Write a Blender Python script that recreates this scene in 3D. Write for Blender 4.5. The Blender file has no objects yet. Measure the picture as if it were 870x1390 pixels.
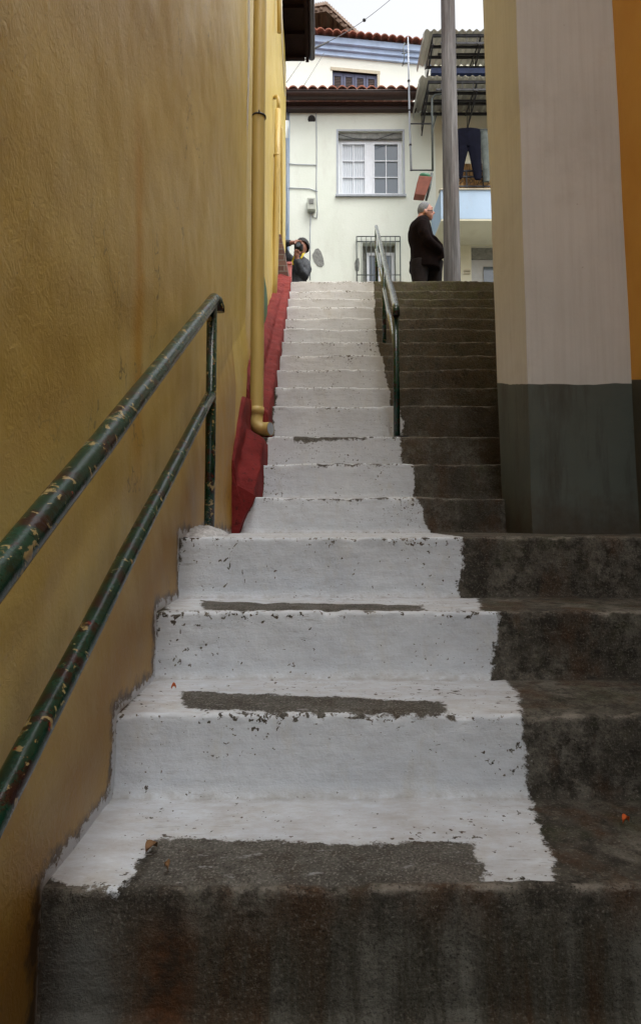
import bpy, bmesh, math, random
import numpy as np
from mathutils import Vector, Matrix, noise as mn
C = bpy.context
scn = C.scene
R = math.radians
random.seed(5)

# ------------------------------------------------------------------ camera, light
F = 880.0; CX = 435.0; CY = 650.0
PITCH = math.atan(68.0/880.0)
cam = bpy.data.cameras.new('camera'); camo = bpy.data.objects.new('camera', cam)
scn.collection.objects.link(camo); scn.camera = camo
cam.sensor_fit = 'VERTICAL'; cam.sensor_height = 36.0; cam.lens = 36.0*F/1390.0
cam.shift_y = -45.0/1390.0
cam.clip_start = 0.02; cam.clip_end = 500
camo.location = (0, 0, 0); camo.rotation_euler = (R(90)+PITCH, 0, 0)

SUN_EL, SUN_ROT = R(64), R(140)      # soft sun behind thin overcast
w = bpy.data.worlds.new('World'); scn.world = w; w.use_nodes = True
nt = w.node_tree; nt.nodes.clear()
sky = nt.nodes.new('ShaderNodeTexSky'); sky.sky_type = 'NISHITA'; sky.sun_disc = False
sky.sun_elevation = SUN_EL; sky.sun_rotation = SUN_ROT; sky.dust_density = 5.0; sky.air_density = 1.2
hs = nt.nodes.new('ShaderNodeHueSaturation'); hs.inputs['Saturation'].default_value = 0.12
bg = nt.nodes.new('ShaderNodeBackground'); bg.inputs['Strength'].default_value = 0.15
wo = nt.nodes.new('ShaderNodeOutputWorld')
nt.links.new(sky.outputs[0], hs.inputs['Color']); nt.links.new(hs.outputs[0], bg.inputs[0]); nt.links.new(bg.outputs[0], wo.inputs[0])
sl = bpy.data.lights.new('sun', 'SUN'); sl.energy = 0.55; sl.angle = R(35); sl.color = (1, .97, .92)
so = bpy.data.objects.new('sun', sl); scn.collection.objects.link(so)
# sky rotation is measured clockwise from +Y
sd = Vector((math.sin(SUN_ROT)*math.cos(SUN_EL), math.cos(SUN_ROT)*math.cos(SUN_EL), math.sin(SUN_EL)))
so.rotation_euler = sd.to_track_quat('Z', 'Y').to_euler()
scn.view_settings.view_transform = 'Standard'; scn.view_settings.look = 'None'
scn.view_settings.exposure = 1.2; scn.view_settings.gamma = 1.0; scn.view_settings.use_curve_mapping = False
scn.cycles.max_bounces = 10; scn.cycles.diffuse_bounces = 7

# ------------------------------------------------------------------ helpers
def at(px, py, D):
    """world point seen at photo pixel (px,py) at distance D straight ahead"""
    u = CY-py; cp, sp = math.cos(PITCH), math.sin(PITCH)
    yy = F*cp-u*sp; zz = F*sp+u*cp
    s = D/yy
    return Vector(((px-CX)*s, D, zz*s))
def on_z(px, py, z):
    p = at(px, py, 1.0); return p*(z/p.z)

def obj(name, me, mat, parent=None):
    o = bpy.data.objects.new(name, me)
    scn.collection.objects.link(o)
    if mat is not None:
        me.materials.clear(); me.materials.append(mat)
    if parent is not None:
        o.parent = parent; o.matrix_parent_inverse = Matrix.Translation(-Vector(parent.location)) if parent.rotation_euler.to_quaternion().angle < 1e-6 else parent.matrix_basis.inverted()
    return o
def tag(o, label=None, cat=None, group=None, kind=None):
    if label: o['label'] = label
    if cat: o['category'] = cat
    if group: o['group'] = group
    if kind: o['kind'] = kind
    return o
def empty(name, loc, label=None, cat=None, group=None, kind=None):
    o = bpy.data.objects.new(name, None); o.empty_display_size = .1
    scn.collection.objects.link(o); o.location = loc
    return tag(o, label, cat, group, kind)

class MB:
    def __init__(s): s.v = []; s.f = []; s.sm = []
    def add(s, vs, fs, smooth=False):
        b = len(s.v); s.v += [tuple(v) for v in vs]
        s.f += [tuple(i+b for i in f) for f in fs]; s.sm += [smooth]*len(fs); return s
    def box(s, a, b, M=None):
        x0, y0, z0 = a; x1, y1, z1 = b
        vs = [Vector(p) for p in ((x0,y0,z0),(x1,y0,z0),(x1,y1,z0),(x0,y1,z0),(x0,y0,z1),(x1,y0,z1),(x1,y1,z1),(x0,y1,z1))]
        if M: vs = [M@v for v in vs]
        return s.add(vs, [(0,3,2,1),(4,5,6,7),(0,1,5,4),(1,2,6,5),(2,3,7,6),(3,0,4,7)])
    def prism(s, bot, top):
        n = len(bot)
        return s.add(list(bot)+list(top), [tuple(range(n))[::-1], tuple(range(n, 2*n))]+[(i,(i+1)%n,(i+1)%n+n,i+n) for i in range(n)])
    def tube(s, pts, r, seg=12, cap=True, wob=0.0, hollow=False):
        pts = [Vector(p) for p in pts]; n = len(pts)
        rs = r if isinstance(r, (list, tuple)) else [r]*n
        up = None; vs = []
        for i, p in enumerate(pts):
            t = (pts[min(i+1, n-1)]-pts[max(i-1, 0)]).normalized()
            if up is None:
                up = Vector((0,0,1)) if abs(t.z) < .9 else Vector((0,1,0))
            a = t.cross(up)
            if a.length < 1e-4: a = t.cross(Vector((1,0,0)))
            a.normalize(); b = a.cross(t).normalized(); up = b
            for k in range(seg):
                th = 2*math.pi*k/seg
                rr = rs[i]*(1+wob*mn.noise(p*9+Vector((math.cos(th), math.sin(th), 0))*1.3))
                vs.append(p+a*math.cos(th)*rr+b*math.sin(th)*rr)
        fs = [(i*seg+k, i*seg+(k+1)%seg, (i+1)*seg+(k+1)%seg, (i+1)*seg+k) for i in range(n-1) for k in range(seg)]
        s.add(vs, fs, True)
        if cap:
            b0 = len(s.v)-len(vs)
            s.f.append(tuple(b0+k for k in range(seg))[::-1]); s.sm.append(False)
            if not hollow:
                s.f.append(tuple(b0+(n-1)*seg+k for k in range(seg))); s.sm.append(False)
        return s
    def ell(s, c, r, M=None, nu=20, nv=12):
        c = Vector(c); vs = []; fs = []
        for j in range(1, nv):
            ph = math.pi*j/nv
            for i in range(nu):
                th = 2*math.pi*i/nu
                v = Vector((r[0]*math.sin(ph)*math.cos(th), r[1]*math.sin(ph)*math.sin(th), r[2]*math.cos(ph)))
                if M: v = M@v
                vs.append(c+v)
        t = Vector((0,0,r[2])); b = Vector((0,0,-r[2]))
        if M: t = M@t; b = M@b
        vs.append(c+t); vs.append(c+b); T = len(vs)-2; B = T+1
        for j in range(nv-2):
            for i in range(nu):
                fs.append((j*nu+i, (j+1)*nu+i, (j+1)*nu+(i+1)%nu, j*nu+(i+1)%nu))
        for i in range(nu):
            fs.append((T, i, (i+1)%nu)); fs.append((B, (nv-2)*nu+(i+1)%nu, (nv-2)*nu+i))
        return s.add(vs, fs, True)
    def grid(s, P, smooth=True):
        """P[i][j] points"""
        n, m = len(P), len(P[0])
        vs = [p for row in P for p in row]
        return s.add(vs, [(i*m+j, i*m+j+1, (i+1)*m+j+1, (i+1)*m+j) for i in range(n-1) for j in range(m-1)], smooth)
    def mesh(s, name='m', fix=True):
        me = bpy.data.meshes.new(name); me.from_pydata(s.v, [], s.f); me.update()
        me.polygons.foreach_set('use_smooth', s.sm)
        if fix:
            bm = bmesh.new(); bm.from_mesh(me); bmesh.ops.recalc_face_normals(bm, faces=bm.faces); bm.to_mesh(me); bm.free()
        return me
    def build(s, name, mat, parent=None, bevel=0, fix=True):
        me = s.mesh(name, fix)
        if bevel:
            bm = bmesh.new(); bm.from_mesh(me)
            es = [e for e in bm.edges if len(e.link_faces) == 2 and e.calc_face_angle(0) > .5]
            bmesh.ops.bevel(bm, geom=es, offset=bevel, segments=2, profile=.6, affect='EDGES', clamp_overlap=True)
            bm.to_mesh(me); bm.free()
        return obj(name, me, mat, parent)

def remesh(mb, name, mat, parent, voxel=.012, smooth=4):
    me = mb.mesh(name); t = bpy.data.objects.new('tmp', me); scn.collection.objects.link(t)
    m = t.modifiers.new('r', 'REMESH'); m.mode = 'VOXEL'; m.voxel_size = voxel; m.use_smooth_shade = True
    s = t.modifiers.new('s', 'SMOOTH'); s.iterations = smooth; s.factor = .5
    dg = C.evaluated_depsgraph_get(); dg.update()
    me2 = bpy.data.meshes.new_from_object(t.evaluated_get(dg))
    me2.polygons.foreach_set('use_smooth', [True]*len(me2.polygons))
    bpy.data.objects.remove(t)
    return obj(name, me2, mat, parent)

# ------------------------------------------------------------------ materials
class NT:
    def __init__(s, name):
        s.m = bpy.data.materials.new(name); s.m.use_nodes = True
        s.t = s.m.node_tree; s.t.nodes.clear()
        s.o = s.n('ShaderNodeOutputMaterial'); s.b = s.n('ShaderNodeBsdfPrincipled')
        s.l(s.b.outputs[0], s.o.inputs[0]); s._c = None
    def n(s, k): return s.t.nodes.new(k)
    def l(s, a, b): s.t.links.new(a, b)
    def co(s, scale=(1,1,1), loc=(0,0,0)):
        if s._c is None: s._c = s.n('ShaderNodeTexCoord')
        m = s.n('ShaderNodeMapping'); m.inputs['Scale'].default_value = scale; m.inputs['Location'].default_value = loc
        s.l(s._c.outputs['Object'], m.inputs[0]); return m.outputs[0]
    def noise(s, scale, detail=6, rough=.6, sc=(1,1,1), dist=0, loc=(0,0,0)):
        n = s.n('ShaderNodeTexNoise'); n.inputs['Scale'].default_value = scale; n.inputs['Detail'].default_value = detail
        n.inputs['Roughness'].default_value = rough; n.inputs['Distortion'].default_value = dist
        s.l(s.co(sc, loc), n.inputs['Vector']); return n.outputs[0]
    def vor(s, scale, sc=(1,1,1), feat='F1'):
        n = s.n('ShaderNodeTexVoronoi'); n.feature = feat; n.inputs['Scale'].default_value = scale
        s.l(s.co(sc), n.inputs['Vector']); return n.outputs[0]
    def ramp(s, f, stops, interp='LINEAR'):
        r = s.n('ShaderNodeValToRGB'); r.color_ramp.interpolation = interp
        e = r.color_ramp.elements
        while len(e) < len(stops): e.new(0.5)
        for x, (p, c) in zip(e, stops):
            x.position = p; x.color = (c, c, c, 1) if isinstance(c, (int, float)) else (*c, 1)
        s.l(f, r.inputs[0]); return r.outputs[0]
    def sock(s, v, i):
        if isinstance(v, (int, float)): i.default_value = v
        elif isinstance(v, tuple): i.default_value = (*v, 1)
        else: s.l(v, i)
    def mix(s, f, a, b, mode='MIX'):
        m = s.n('ShaderNodeMix'); m.data_type = 'RGBA'; m.blend_type = mode
        s.sock(f, m.inputs[0]); s.sock(a, m.inputs[6]); s.sock(b, m.inputs[7]); return m.outputs[2]
    def math(s, op, a, b=0.0, clamp=False):
        m = s.n('ShaderNodeMath'); m.operation = op; m.use_clamp = clamp
        s.sock(a, m.inputs[0]); s.sock(b, m.inputs[1]); return m.outputs[0]
    def sep(s):
        x = s.n('ShaderNodeSeparateXYZ'); s.l(s.co(), x.inputs[0]); return x.outputs
    def attr(s, name):
        a = s.n('ShaderNodeAttribute'); a.attribute_name = name; return a.outputs['Fac']
    def bump(s, h, strength=.5, dist=.01, prev=None):
        b = s.n('ShaderNodeBump'); b.inputs['Strength'].default_value = strength; b.inputs['Distance'].default_value = dist
        s.sock(h, b.inputs['Height'])
        if prev is not None: s.l(prev, b.inputs['Normal'])
        return b.outputs[0]
    def done(s, col, rough=.7, spec=.4, metal=0, normal=None):
        s.sock(col, s.b.inputs['Base Color']); s.sock(rough, s.b.inputs['Roughness'])
        s.b.inputs['Specular IOR Level'].default_value = spec; s.b.inputs['Metallic'].default_value = metal
        if normal is not None: s.l(normal, s.b.inputs['Normal'])
        return s.m

def simple(name, col, rough=.7, var=.25, scale=12, bump=.15, bs=60, metal=0, spec=.4, streak=False):
    m = NT(name)
    sc = (1, 1, .12) if streak else (1,1,1)
    n = m.noise(scale, 6, .65, sc)
    lo = tuple(c*(1-var) for c in col); hi = tuple(min(1, c*(1+var)) for c in col)
    c = m.ramp(n, [(.3, lo), (.7, hi)])
    return m.done(c, rough, spec, metal, m.bump(m.noise(bs, 5, .6, sc), bump, .01))

def stair_material():
    m = NT('weathered concrete with white paint')
    X, Y, Z = m.sep()
    pa = m.attr('paint'); nose = m.attr('nose'); up = m.attr('upper')
    # bare concrete
    n1 = m.noise(5, 8, .7); n2 = m.noise(26, 8, .7); n3 = m.noise(90, 6, .7)
    c = m.ramp(n1, [(.36, (.050, .045, .035)), (.5, (.105, .098, .080)), (.64, (.21, .20, .17))])
    c = m.mix(m.ramp(n2, [(.46, 0), (.60, .85)]), c, (.026, .023, .018))
    c = m.mix(m.ramp(n3, [(.57, 0), (.72, .6)]), c, (.30, .27, .215))
    c = m.mix(m.math('MULTIPLY', m.ramp(m.noise(9, 5, .6, (1,1,.5)), [(.5, 0), (.64, .75)]), m.math('SUBTRACT', 1.0, m.math('MULTIPLY', up, .6))), c, (.085, .042, .018))   # rust brown
    c = m.mix(m.ramp(m.noise(7, 6, .7, loc=(3,1,2)), [(.54, 0), (.7, .65)]), c, (.052, .06, .024))                                   # moss
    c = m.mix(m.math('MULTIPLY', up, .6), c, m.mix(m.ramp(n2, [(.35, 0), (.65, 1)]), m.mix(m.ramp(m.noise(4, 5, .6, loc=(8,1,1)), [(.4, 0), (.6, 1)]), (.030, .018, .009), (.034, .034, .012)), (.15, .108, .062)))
    c = m.mix(m.math('MULTIPLY', m.math('POWER', m.attr('nose'), 3.5), m.ramp(m.noise(30, 7, .75, (.5,1,1)), [(.47, 0), (.62, .85)])), c, (.30, .275, .235))
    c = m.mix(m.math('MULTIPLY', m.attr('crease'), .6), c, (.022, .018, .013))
    c = m.mix(m.math('MULTIPLY', m.ramp(m.math('MULTIPLY', Z, .4), [(.68, 0), (.98, 1)]), m.ramp(m.noise(10, 7, .7, loc=(4,4,1)), [(.42, 0), (.6, .8)])), c, (.085, .085, .030))
    gt = m.noise(230, 3, .7)
    c = m.mix(m.ramp(gt, [(.58, 0), (.66, .55)]), c, (.27, .255, .22))
    c = m.mix(m.ramp(gt, [(.34, .75), (.42, 0)]), c, (.016, .014, .011))
    cl = m.ramp(m.math('ABSOLUTE', m.math('SUBTRACT', m.noise(5, 7, .65, loc=(6,2,8)), .5)), [(0, 1), (.006, 0)])
    cl = m.math('MULTIPLY', cl, m.ramp(m.noise(2.4, 3, .5), [(.45, 0), (.55, .9)]))
    c = m.mix(cl, c, (.012, .010, .008))
    # vertical run-off stains of the lowest riser
    low = m.ramp(m.math('MULTIPLY', m.math('SUBTRACT', m.math('ADD', -.512, m.math('MULTIPLY', m.math('SUBTRACT', n2, .5), .06)), Z), 14.0), [(0, 0), (1, 1)])
    st = m.noise(6.5, 7, .65, (1.0, .1, .10), loc=(.35, 0, 0))
    lc = m.ramp(st, [(.34, (.022, .013, .006)), (.44, (.06, .035, .016)), (.52, (.07, .066, .05)), (.66, (.21, .21, .185))])
    lc = m.mix(m.ramp(n2, [(.5, 0), (.7, .6)]), lc, (.018, .015, .010))
    lc = m.mix(m.ramp(gt, [(.56, 0), (.66, .5)]), lc, (.20, .19, .16)); lc = m.mix(m.ramp(gt, [(.34, .7), (.44, 0)]), lc, (.012, .010, .008))
    rust = m.ramp(X, [(0, 0), (1, 0)])
    gx = m.math('POWER', 2.718, m.math('MULTIPLY', m.math('POWER', m.math('DIVIDE', m.math('ADD', X, m.math('MULTIPLY', m.math('SUBTRACT', n2, .22), .12)), .045), 2.0), -1.0))
    gr = m.math('POWER', 2.718, m.math('MULTIPLY', m.math('POWER', m.math('DIVIDE', m.math('ADD', m.math('ADD', X, .215), m.math('MULTIPLY', m.math('SUBTRACT', n1, .5), .08)), .04), 2.0), -1.0))
    lc = m.mix(m.math('MULTIPLY', gr, .85), lc, m.mix(m.ramp(n2, [(.4, 0), (.6, 1)]), (.10, .035, .008), (.03, .018, .009)))
    gl = m.math('POWER', 2.718, m.math('MULTIPLY', m.math('POWER', m.math('DIVIDE', m.math('ADD', X, .335), .05), 2.0), -1.0))
    lc = m.mix(m.math('MULTIPLY', gl, .7), lc, m.mix(n2, (.09, .10, .09), (.22, .23, .22)))
    c = m.mix(low, c, lc)
    # repair mortar where the nosing was left unpainted
    bare = m.attr('bare')
    c = m.mix(m.math('MULTIPLY', bare, .8), c, m.mix(m.ramp(m.math('ADD', m.math('MULTIPLY', n1, .6), m.math('MULTIPLY', n2, .4)), [(.38, 0), (.62, 1)]), (.062, .058, .050), (.20, .195, .175)))
    c = m.mix(m.math('MULTIPLY', bare, m.ramp(m.noise(13, 7, .75, loc=(2,6,1)), [(.50, 0), (.62, .75)])), c, (.065, .052, .036))
    c = m.mix(m.math('MULTIPLY', bare, m.ramp(gt, [(.56, 0), (.64, .7)])), c, (.34, .33, .30))
    c = m.mix(m.math('MULTIPLY', bare, m.ramp(gt, [(.36, .8), (.44, 0)])), c, (.03, .027, .022))
    c = m.mix(m.math('MULTIPLY', bare, m.ramp(m.noise(60, 5, .7, (.35,1,1), loc=(1,1,4)), [(.62, 0), (.67, .7)])), c, (.42, .43, .44))
    # paint
    e = m.math('ADD', pa, m.math('MULTIPLY', m.math('SUBTRACT', m.noise(15, 8, .78), .5), .085))
    e = m.math('ADD', e, m.math('MULTIPLY', m.math('SUBTRACT', m.noise(90, 6, .75), .5), .022))
    mask = m.ramp(m.math('MULTIPLY_ADD', e, 60.0) if False else m.math('ADD', m.math('MULTIPLY', e, 160.0), .5, True), [(0, 0), (1, 1)])
    chipn = m.math('ADD', m.noise(75, 4, .6), m.math('MULTIPLY', m.noise(6, 3, .5, loc=(5,2,1)), .42))
    chipn = m.math('ADD', chipn, m.math('MULTIPLY', nose, .115))
    chip = m.ramp(chipn, [(.88, 0), (.898, 1)])
    thin = m.ramp(m.noise(140, 3, .7, (.12, 1, 1)), [(.30, 1), (.40, 0)])
    thin = m.math('MULTIPLY', thin, m.ramp(m.noise(5, 3, .5, loc=(9,4,0)), [(.5, 0), (.7, .5)]))
    spk = m.ramp(m.math('ADD', m.noise(150, 3, .6, (.7,1,1)), m.math('MULTIPLY', m.noise(7, 4, .6, loc=(3,9,1)), .3)), [(.85, 0), (.868, 1)])
    mask = m.math('MULTIPLY', mask, m.math('SUBTRACT', 1.0, spk))
    ck = m.math('ADD', m.attr('crack'), m.math('MULTIPLY', m.math('SUBTRACT', m.noise(60, 4, .6), .5), .012))
    mask = m.math('MULTIPLY', mask, m.ramp(m.math('MULTIPLY', ck, 100.0), [(.08, 0), (.14, 1)]))
    mask = m.math('MULTIPLY', mask, m.math('SUBTRACT', 1.0, chip))
    mask = m.math('MULTIPLY', mask, m.math('SUBTRACT', 1.0, thin))
    wn = m.noise(4, 6, .6, loc=(2,2,2))
    pc = m.ramp(wn, [(.3, (.62, .675, .745)), (.7, (.73, .785, .84))])
    pc = m.mix(m.ramp(m.noise(11, 6, .7, (1,1,.5)), [(.55, 0), (.75, .35)]), pc, (.56, .51, .38))
    pc = m.mix(m.ramp(m.noise(45, 8, .75, (.3,1,1)), [(.45, 0), (.75, .35)]), pc, (.33, .33, .32))
    tread = m.attr('tread')
    pc = m.mix(m.math('MULTIPLY', tread, m.ramp(m.noise(20, 8, .75, (.5,1,1)), [(.4, 0), (.65, .5)])), pc, (.36, .32, .28))
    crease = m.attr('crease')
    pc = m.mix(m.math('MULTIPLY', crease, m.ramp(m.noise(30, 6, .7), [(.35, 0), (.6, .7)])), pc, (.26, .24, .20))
    pc = m.mix(m.math('MULTIPLY', up, .55), pc, (.49, .455, .42))  # upper flight's brightness held down by a darker, warmer paint colour
    col = m.mix(mask, c, pc)
    rough = m.ramp(mask, [(0, .78), (1, .55)])
    brush = m.noise(70, 5, .6, (.12, 1, 1))
    b = m.bump(m.math('MULTIPLY', m.math('ADD', n3, m.math('MULTIPLY', n2, 1.5)), m.math('SUBTRACT', 1.0, m.math('MULTIPLY', mask, .68))), .9, .007)
    b = m.bump(brush, .4, .004, b)
    b = m.bump(mask, .7, .0025, b)
    return m.done(col, rough, .35, 0, b)

def wall_material():
    m = NT('ochre stucco')
    X, Y, Z = m.sep()
    n1 = m.noise(1.6, 6, .6); n2 = m.noise(9, 6, .65, (1,1,.5))
    c = m.ramp(n1, [(.3, (.67, .485, .10)), (.7, (.79, .615, .18))])
    c = m.mix(m.ramp(n2, [(.45, 0), (.7, .35)]), c, (.56, .40, .085))
    # pale scuffs, part weathered paint, part painted-in sheen
    c = m.mix(m.ramp(m.noise(3.2, 8, .7, (1, 1.4, .35), 1.0), [(.5, 0), (.72, .3)]), c, (.76, .66, .36))
    # orange run-off streak below a crack
    g = m.math('DIVIDE', m.math('ADD', m.math('SUBTRACT', Y, 1.41), m.math('MULTIPLY', m.math('SUBTRACT', m.noise(3, 4, .6), .5), .10)), .036)
    g = m.math('POWER', 2.718, m.math('MULTIPLY', m.math('POWER', g, 2.0), -1.0))
    zr = m.math('MULTIPLY', m.ramp(m.math('MULTIPLY', Z, .5), [(.0, 0), (.16, 1), (.42, .8), (.5, 0)]), g)
    c = m.mix(zr, c, (.66, .38, .03))
    # darker orange-brown towards the foot of the wall, with a ragged outline
    foot = m.attr('foot')
    gm = m.math('MULTIPLY', m.ramp(m.math('ADD', foot, m.math('MULTIPLY', m.math('SUBTRACT', n2, .5), .7)), [(.42, 0), (.95, 1)]), .85)
    c = m.mix(gm, c, m.mix(n2, (.20, .10, .014), (.56, .31, .035)))
    c = m.mix(m.ramp(m.noise(60, 4, .6), [(.72, 0), (.76, .8)]), c, (.12, .08, .04))
    # splashed white paint and a ragged dark band where the wall meets the steps
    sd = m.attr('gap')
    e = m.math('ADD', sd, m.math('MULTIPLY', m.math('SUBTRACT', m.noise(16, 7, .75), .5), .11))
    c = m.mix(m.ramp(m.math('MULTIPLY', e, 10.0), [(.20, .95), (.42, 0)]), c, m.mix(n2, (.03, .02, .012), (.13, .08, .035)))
    e2 = m.math('ADD', sd, m.math('MULTIPLY', m.math('SUBTRACT', m.noise(24, 8, .8, loc=(1,5,2)), .5), .12))
    c = m.mix(m.math('MULTIPLY', m.ramp(m.math('MULTIPLY', e2, 10.0), [(.13, 1), (.18, 0)]), m.attr('splash')), c, (.60, .63, .66))
    c = m.mix(m.ramp(m.noise(210, 2, .5), [(.74, 0), (.77, .7)]), c, (.16, .10, .04))
    sw = m.noise(50, 6, .66, (1, 1, .9), 1.2)
    b = m.bump(m.noise(7, 4, .5, (1, .8, .45)), .3, .012)
    hl = m.ramp(m.math('ABSOLUTE', m.math('SUBTRACT', m.noise(2.6, 5, .6, (1,1,.6), loc=(2,7,3)), .5)), [(.0, 1), (.0035, 0)])
    hl = m.math('MULTIPLY', hl, m.ramp(m.noise(1.4, 3, .5, loc=(9,9,9)), [(.52, 0), (.6, .75)]))
    c = m.mix(hl, c, (.13, .08, .025))
    b = m.bump(sw, .5, .0045, b)
    b = m.bump(m.noise(160, 3, .6), .35, .002, b)
    return m.done(c, m.ramp(n2, [(.3, .34), (.7, .5)]), .6, 0, b)

def rail_material(name='peeling green enamel', wear=.5):
    m = NT(name)
    n = m.noise(16, 4, .6, (1,1,1)); f = m.noise(55, 5, .6, (1,1,1), .6)
    c = m.ramp(n, [(.35, (.004, .022, .015)), (.65, (.006, .05, .028))])
    c = m.mix(m.ramp(m.noise(30, 5, .65, loc=(4,4,4)), [(.54-.02*wear, 0), (.58, 1)]), c, (.028, .012, .010))
    pe = m.ramp(m.math('ADD', f, m.math('MULTIPLY', n, .35)), [(.82-.06*wear, 0), (.835-.06*wear, 1)])
    c = m.mix(pe, c, (.33, .25, .11))
    c = m.mix(m.ramp(m.noise(40, 4, .6, loc=(1,7,3)), [(.68, 0), (.70, 1)]), c, (.16, .02, .012))
    b = m.bump(f, .5, .002)
    return m.done(c, m.ramp(n, [(.3, .16), (.7, .32)]), .55, 0, b)

M = {}
M['stair'] = stair_material()
M['wall'] = wall_material()
M['rail'] = rail_material()
M['rail2'] = rail_material('dark green enamel rail', -.6)
def worn_metal():
    m = NT('hand polished rail top')
    n = m.noise(25, 5, .6)
    c = m.ramp(n, [(.35, (.16, .19, .19)), (.6, (.42, .46, .47))])
    return m.done(c, .2, .6, .6, m.bump(n, .2, .002))
M['handrail'] = worn_metal()
def red_mat():
    m = NT('brick red masonry paint')
    n = m.noise(7, 6, .65); f = m.noise(50, 6, .7)
    c = m.ramp(n, [(.3, (.12, .010, .010)), (.7, (.235, .028, .026))])
    c = m.mix(m.ramp(m.sep()[2], [(.3, 0), (1.4, .25)]), c, m.mix(n, (.24, .05, .045), (.34, .11, .105)))
    c = m.mix(m.ramp(m.noise(34, 7, .75), [(.55, 0), (.64, .8)]), c, (.05, .012, .01))
    b = m.bump(m.noise(22, 7, .7), .9, .012); b = m.bump(f, .5, .004, b)
    return m.done(c, .75, .15, 0, b)
M['red'] = red_mat()
M['pipe'] = simple('ochre painted pipe', (.50, .37, .12), .42, .18, 9, .15, 80, streak=True)
M['pipe_in'] = simple('grey plastic pipe', (.30, .33, .36), .5, .1)
M['cable_w'] = simple('pale cable', (.55, .53, .48), .5, .1)
M['black'] = simple('black cable', (.02, .02, .022), .5, .2)
M['green'] = simple('green wall paint', (.012, .12, .045), .5, .3, 14)
def pillar_mat():
    m = NT('render over dark painted base')
    X, Y, Z = m.sep()
    n1 = m.noise(3, 6, .6); s = m.noise(55, 6, .65, (1, 1, .03)); n2 = m.noise(40, 6, .7)
    c = m.ramp(n1, [(.3, (.60, .60, .585)), (.7, (.68, .675, .655))])
    c = m.mix(m.ramp(s, [(.35, .16), (.55, 0)]), c, (.38, .35, .31))
    c = m.mix(m.ramp(m.noise(70, 3, .6), [(.73, 0), (.76, .6)]), c, (.25, .2, .16))
    d = m.ramp(n1, [(.3, (.080, .095, .082)), (.7, (.112, .130, .114))])
    d = m.mix(m.ramp(m.noise(9, 7, .7, (1,1,.12)), [(.48, 0), (.68, .7)]), d, (.035, .024, .014))
    d = m.mix(m.ramp(m.noise(60, 6, .7), [(.6, 0), (.74, .5)]), d, (.17, .15, .12))
    d = m.mix(m.ramp(m.math('ADD', m.math('MULTIPLY', Z, 2.2), m.noise(7, 6, .7)), [(.45, .85), (.85, 0)]), d, m.mix(n2, (.035, .026, .016), (.11, .09, .065)))
    c = m.mix(m.ramp(m.noise(2.5, 7, .7, loc=(4,1,6)), [(.52, 0), (.7, .28)]), c, (.40, .37, .32))
    k = m.math('ADD', m.math('SUBTRACT', m.math('ADD', .003, m.math('MULTIPLY', Y, .2255)), Z), m.math('MULTIPLY', m.math('SUBTRACT', m.noise(3.5, 3, .6),   .5), .030))
    k = m.math('MULTIPLY', k, 700.0, True)
    b = m.bump(s, .10, .004); b = m.bump(n2, .3, .003, b)
    return m.done(m.mix(k, c, d), .6, .35, 0, b)
M['pillar'] = pillar_mat()
def orange_mat():
    m = NT('orange wall over dark base')
    X, Y, Z = m.sep()
    n1 = m.noise(3, 6, .6)
    c = m.ramp(n1, [(.3, (.70, .33, .04)), (.7, (.78, .42, .075))])
    d = m.ramp(n1, [(.3, (.07, .068, .055)), (.7, (.12, .11, .085))])
    k = m.math('MULTIPLY', m.math('SUBTRACT', m.math('ADD', .02, m.math('MULTIPLY', Y, .2255)), Z), 700.0, True)
    return m.done(m.mix(k, c, d), .6, .35, 0, m.bump(m.noise(50, 6, .7), .35, .004))
M['orange'] = orange_mat()
def plaster(name, a, b_, stain=(.45,.43,.36), amt=.4):
    m = NT(name)
    n1 = m.noise(.9, 6, .6)
    c = m.ramp(n1, [(.3, a), (.7, b_)])
    c = m.mix(m.ramp(m.noise(2.2, 7, .7, (1,1,.35)), [(.52, 0), (.8, amt)]), c, stain)
    c = m.mix(m.ramp(m.noise(14, 6, .7), [(.62, 0), (.8, .3)]), c, tuple(x*.7 for x in stain))
    return m.done(c, .8, .25, 0, m.bump(m.noise(25, 6, .65), .35, .008))
M['facade'] = plaster('cream plaster', (.68, .72, .63), (.76, .79, .72))
M['facade2'] = plaster('warm cream plaster', (.62, .60, .46), (.70, .68, .54), (.4,.36,.26))
M['facade_up'] = plaster('bright cream plaster', (.74, .77, .70), (.80, .82, .75), (.6,.58,.5), .25)
M['shade_wall'] = plaster('shade tinted plaster', (.36, .46, .58), (.42, .53, .66), (.3,.38,.45), .3)  # side of the cream house in shadow; the blue is painted shade
M['parapet'] = plaster('light blue parapet', (.36, .48, .62), (.44, .57, .72), (.5,.42,.38), .4)
M['cornice'] = simple('blue cornice paint', (.43, .56, .78), .6, .12, 4)
M['lintel'] = simple('beige lintel', (.50, .45, .34), .7, .12)
M['greyconc'] = simple('bare grey cement', (.22, .225, .21), .85, .35, 14, .6, 60)
M['tile'] = simple('terracotta tile', (.26, .085, .048), .75, .5, 9, .5, 60)
M['gutter'] = simple('dark brown gutter', (.035, .017, .013), .35, .25)
M['eave'] = simple('dark brown eave wood', (.012, .005, .004), .8, .4, 8, .3, 40, spec=.1)
M['upvc'] = simple('white window frame', (.74, .77, .82), .35, .04)
M['sill'] = simple('marble sill', (.38, .41, .46), .4, .1)
M['shutter'] = simple('slate blue shutter', (.075, .085, .15), .6, .2)
M['slat'] = simple('brown slats', (.06, .04, .035), .7, .3, 40)
M['iron'] = simple('black iron', (.016, .016, .02), .5, .3)
M['iron_g'] = simple('grey green iron', (.07, .085, .08), .5, .3)
M['blueiron'] = simple('blue painted beam', (.02, .035, .10), .5, .3)
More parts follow.
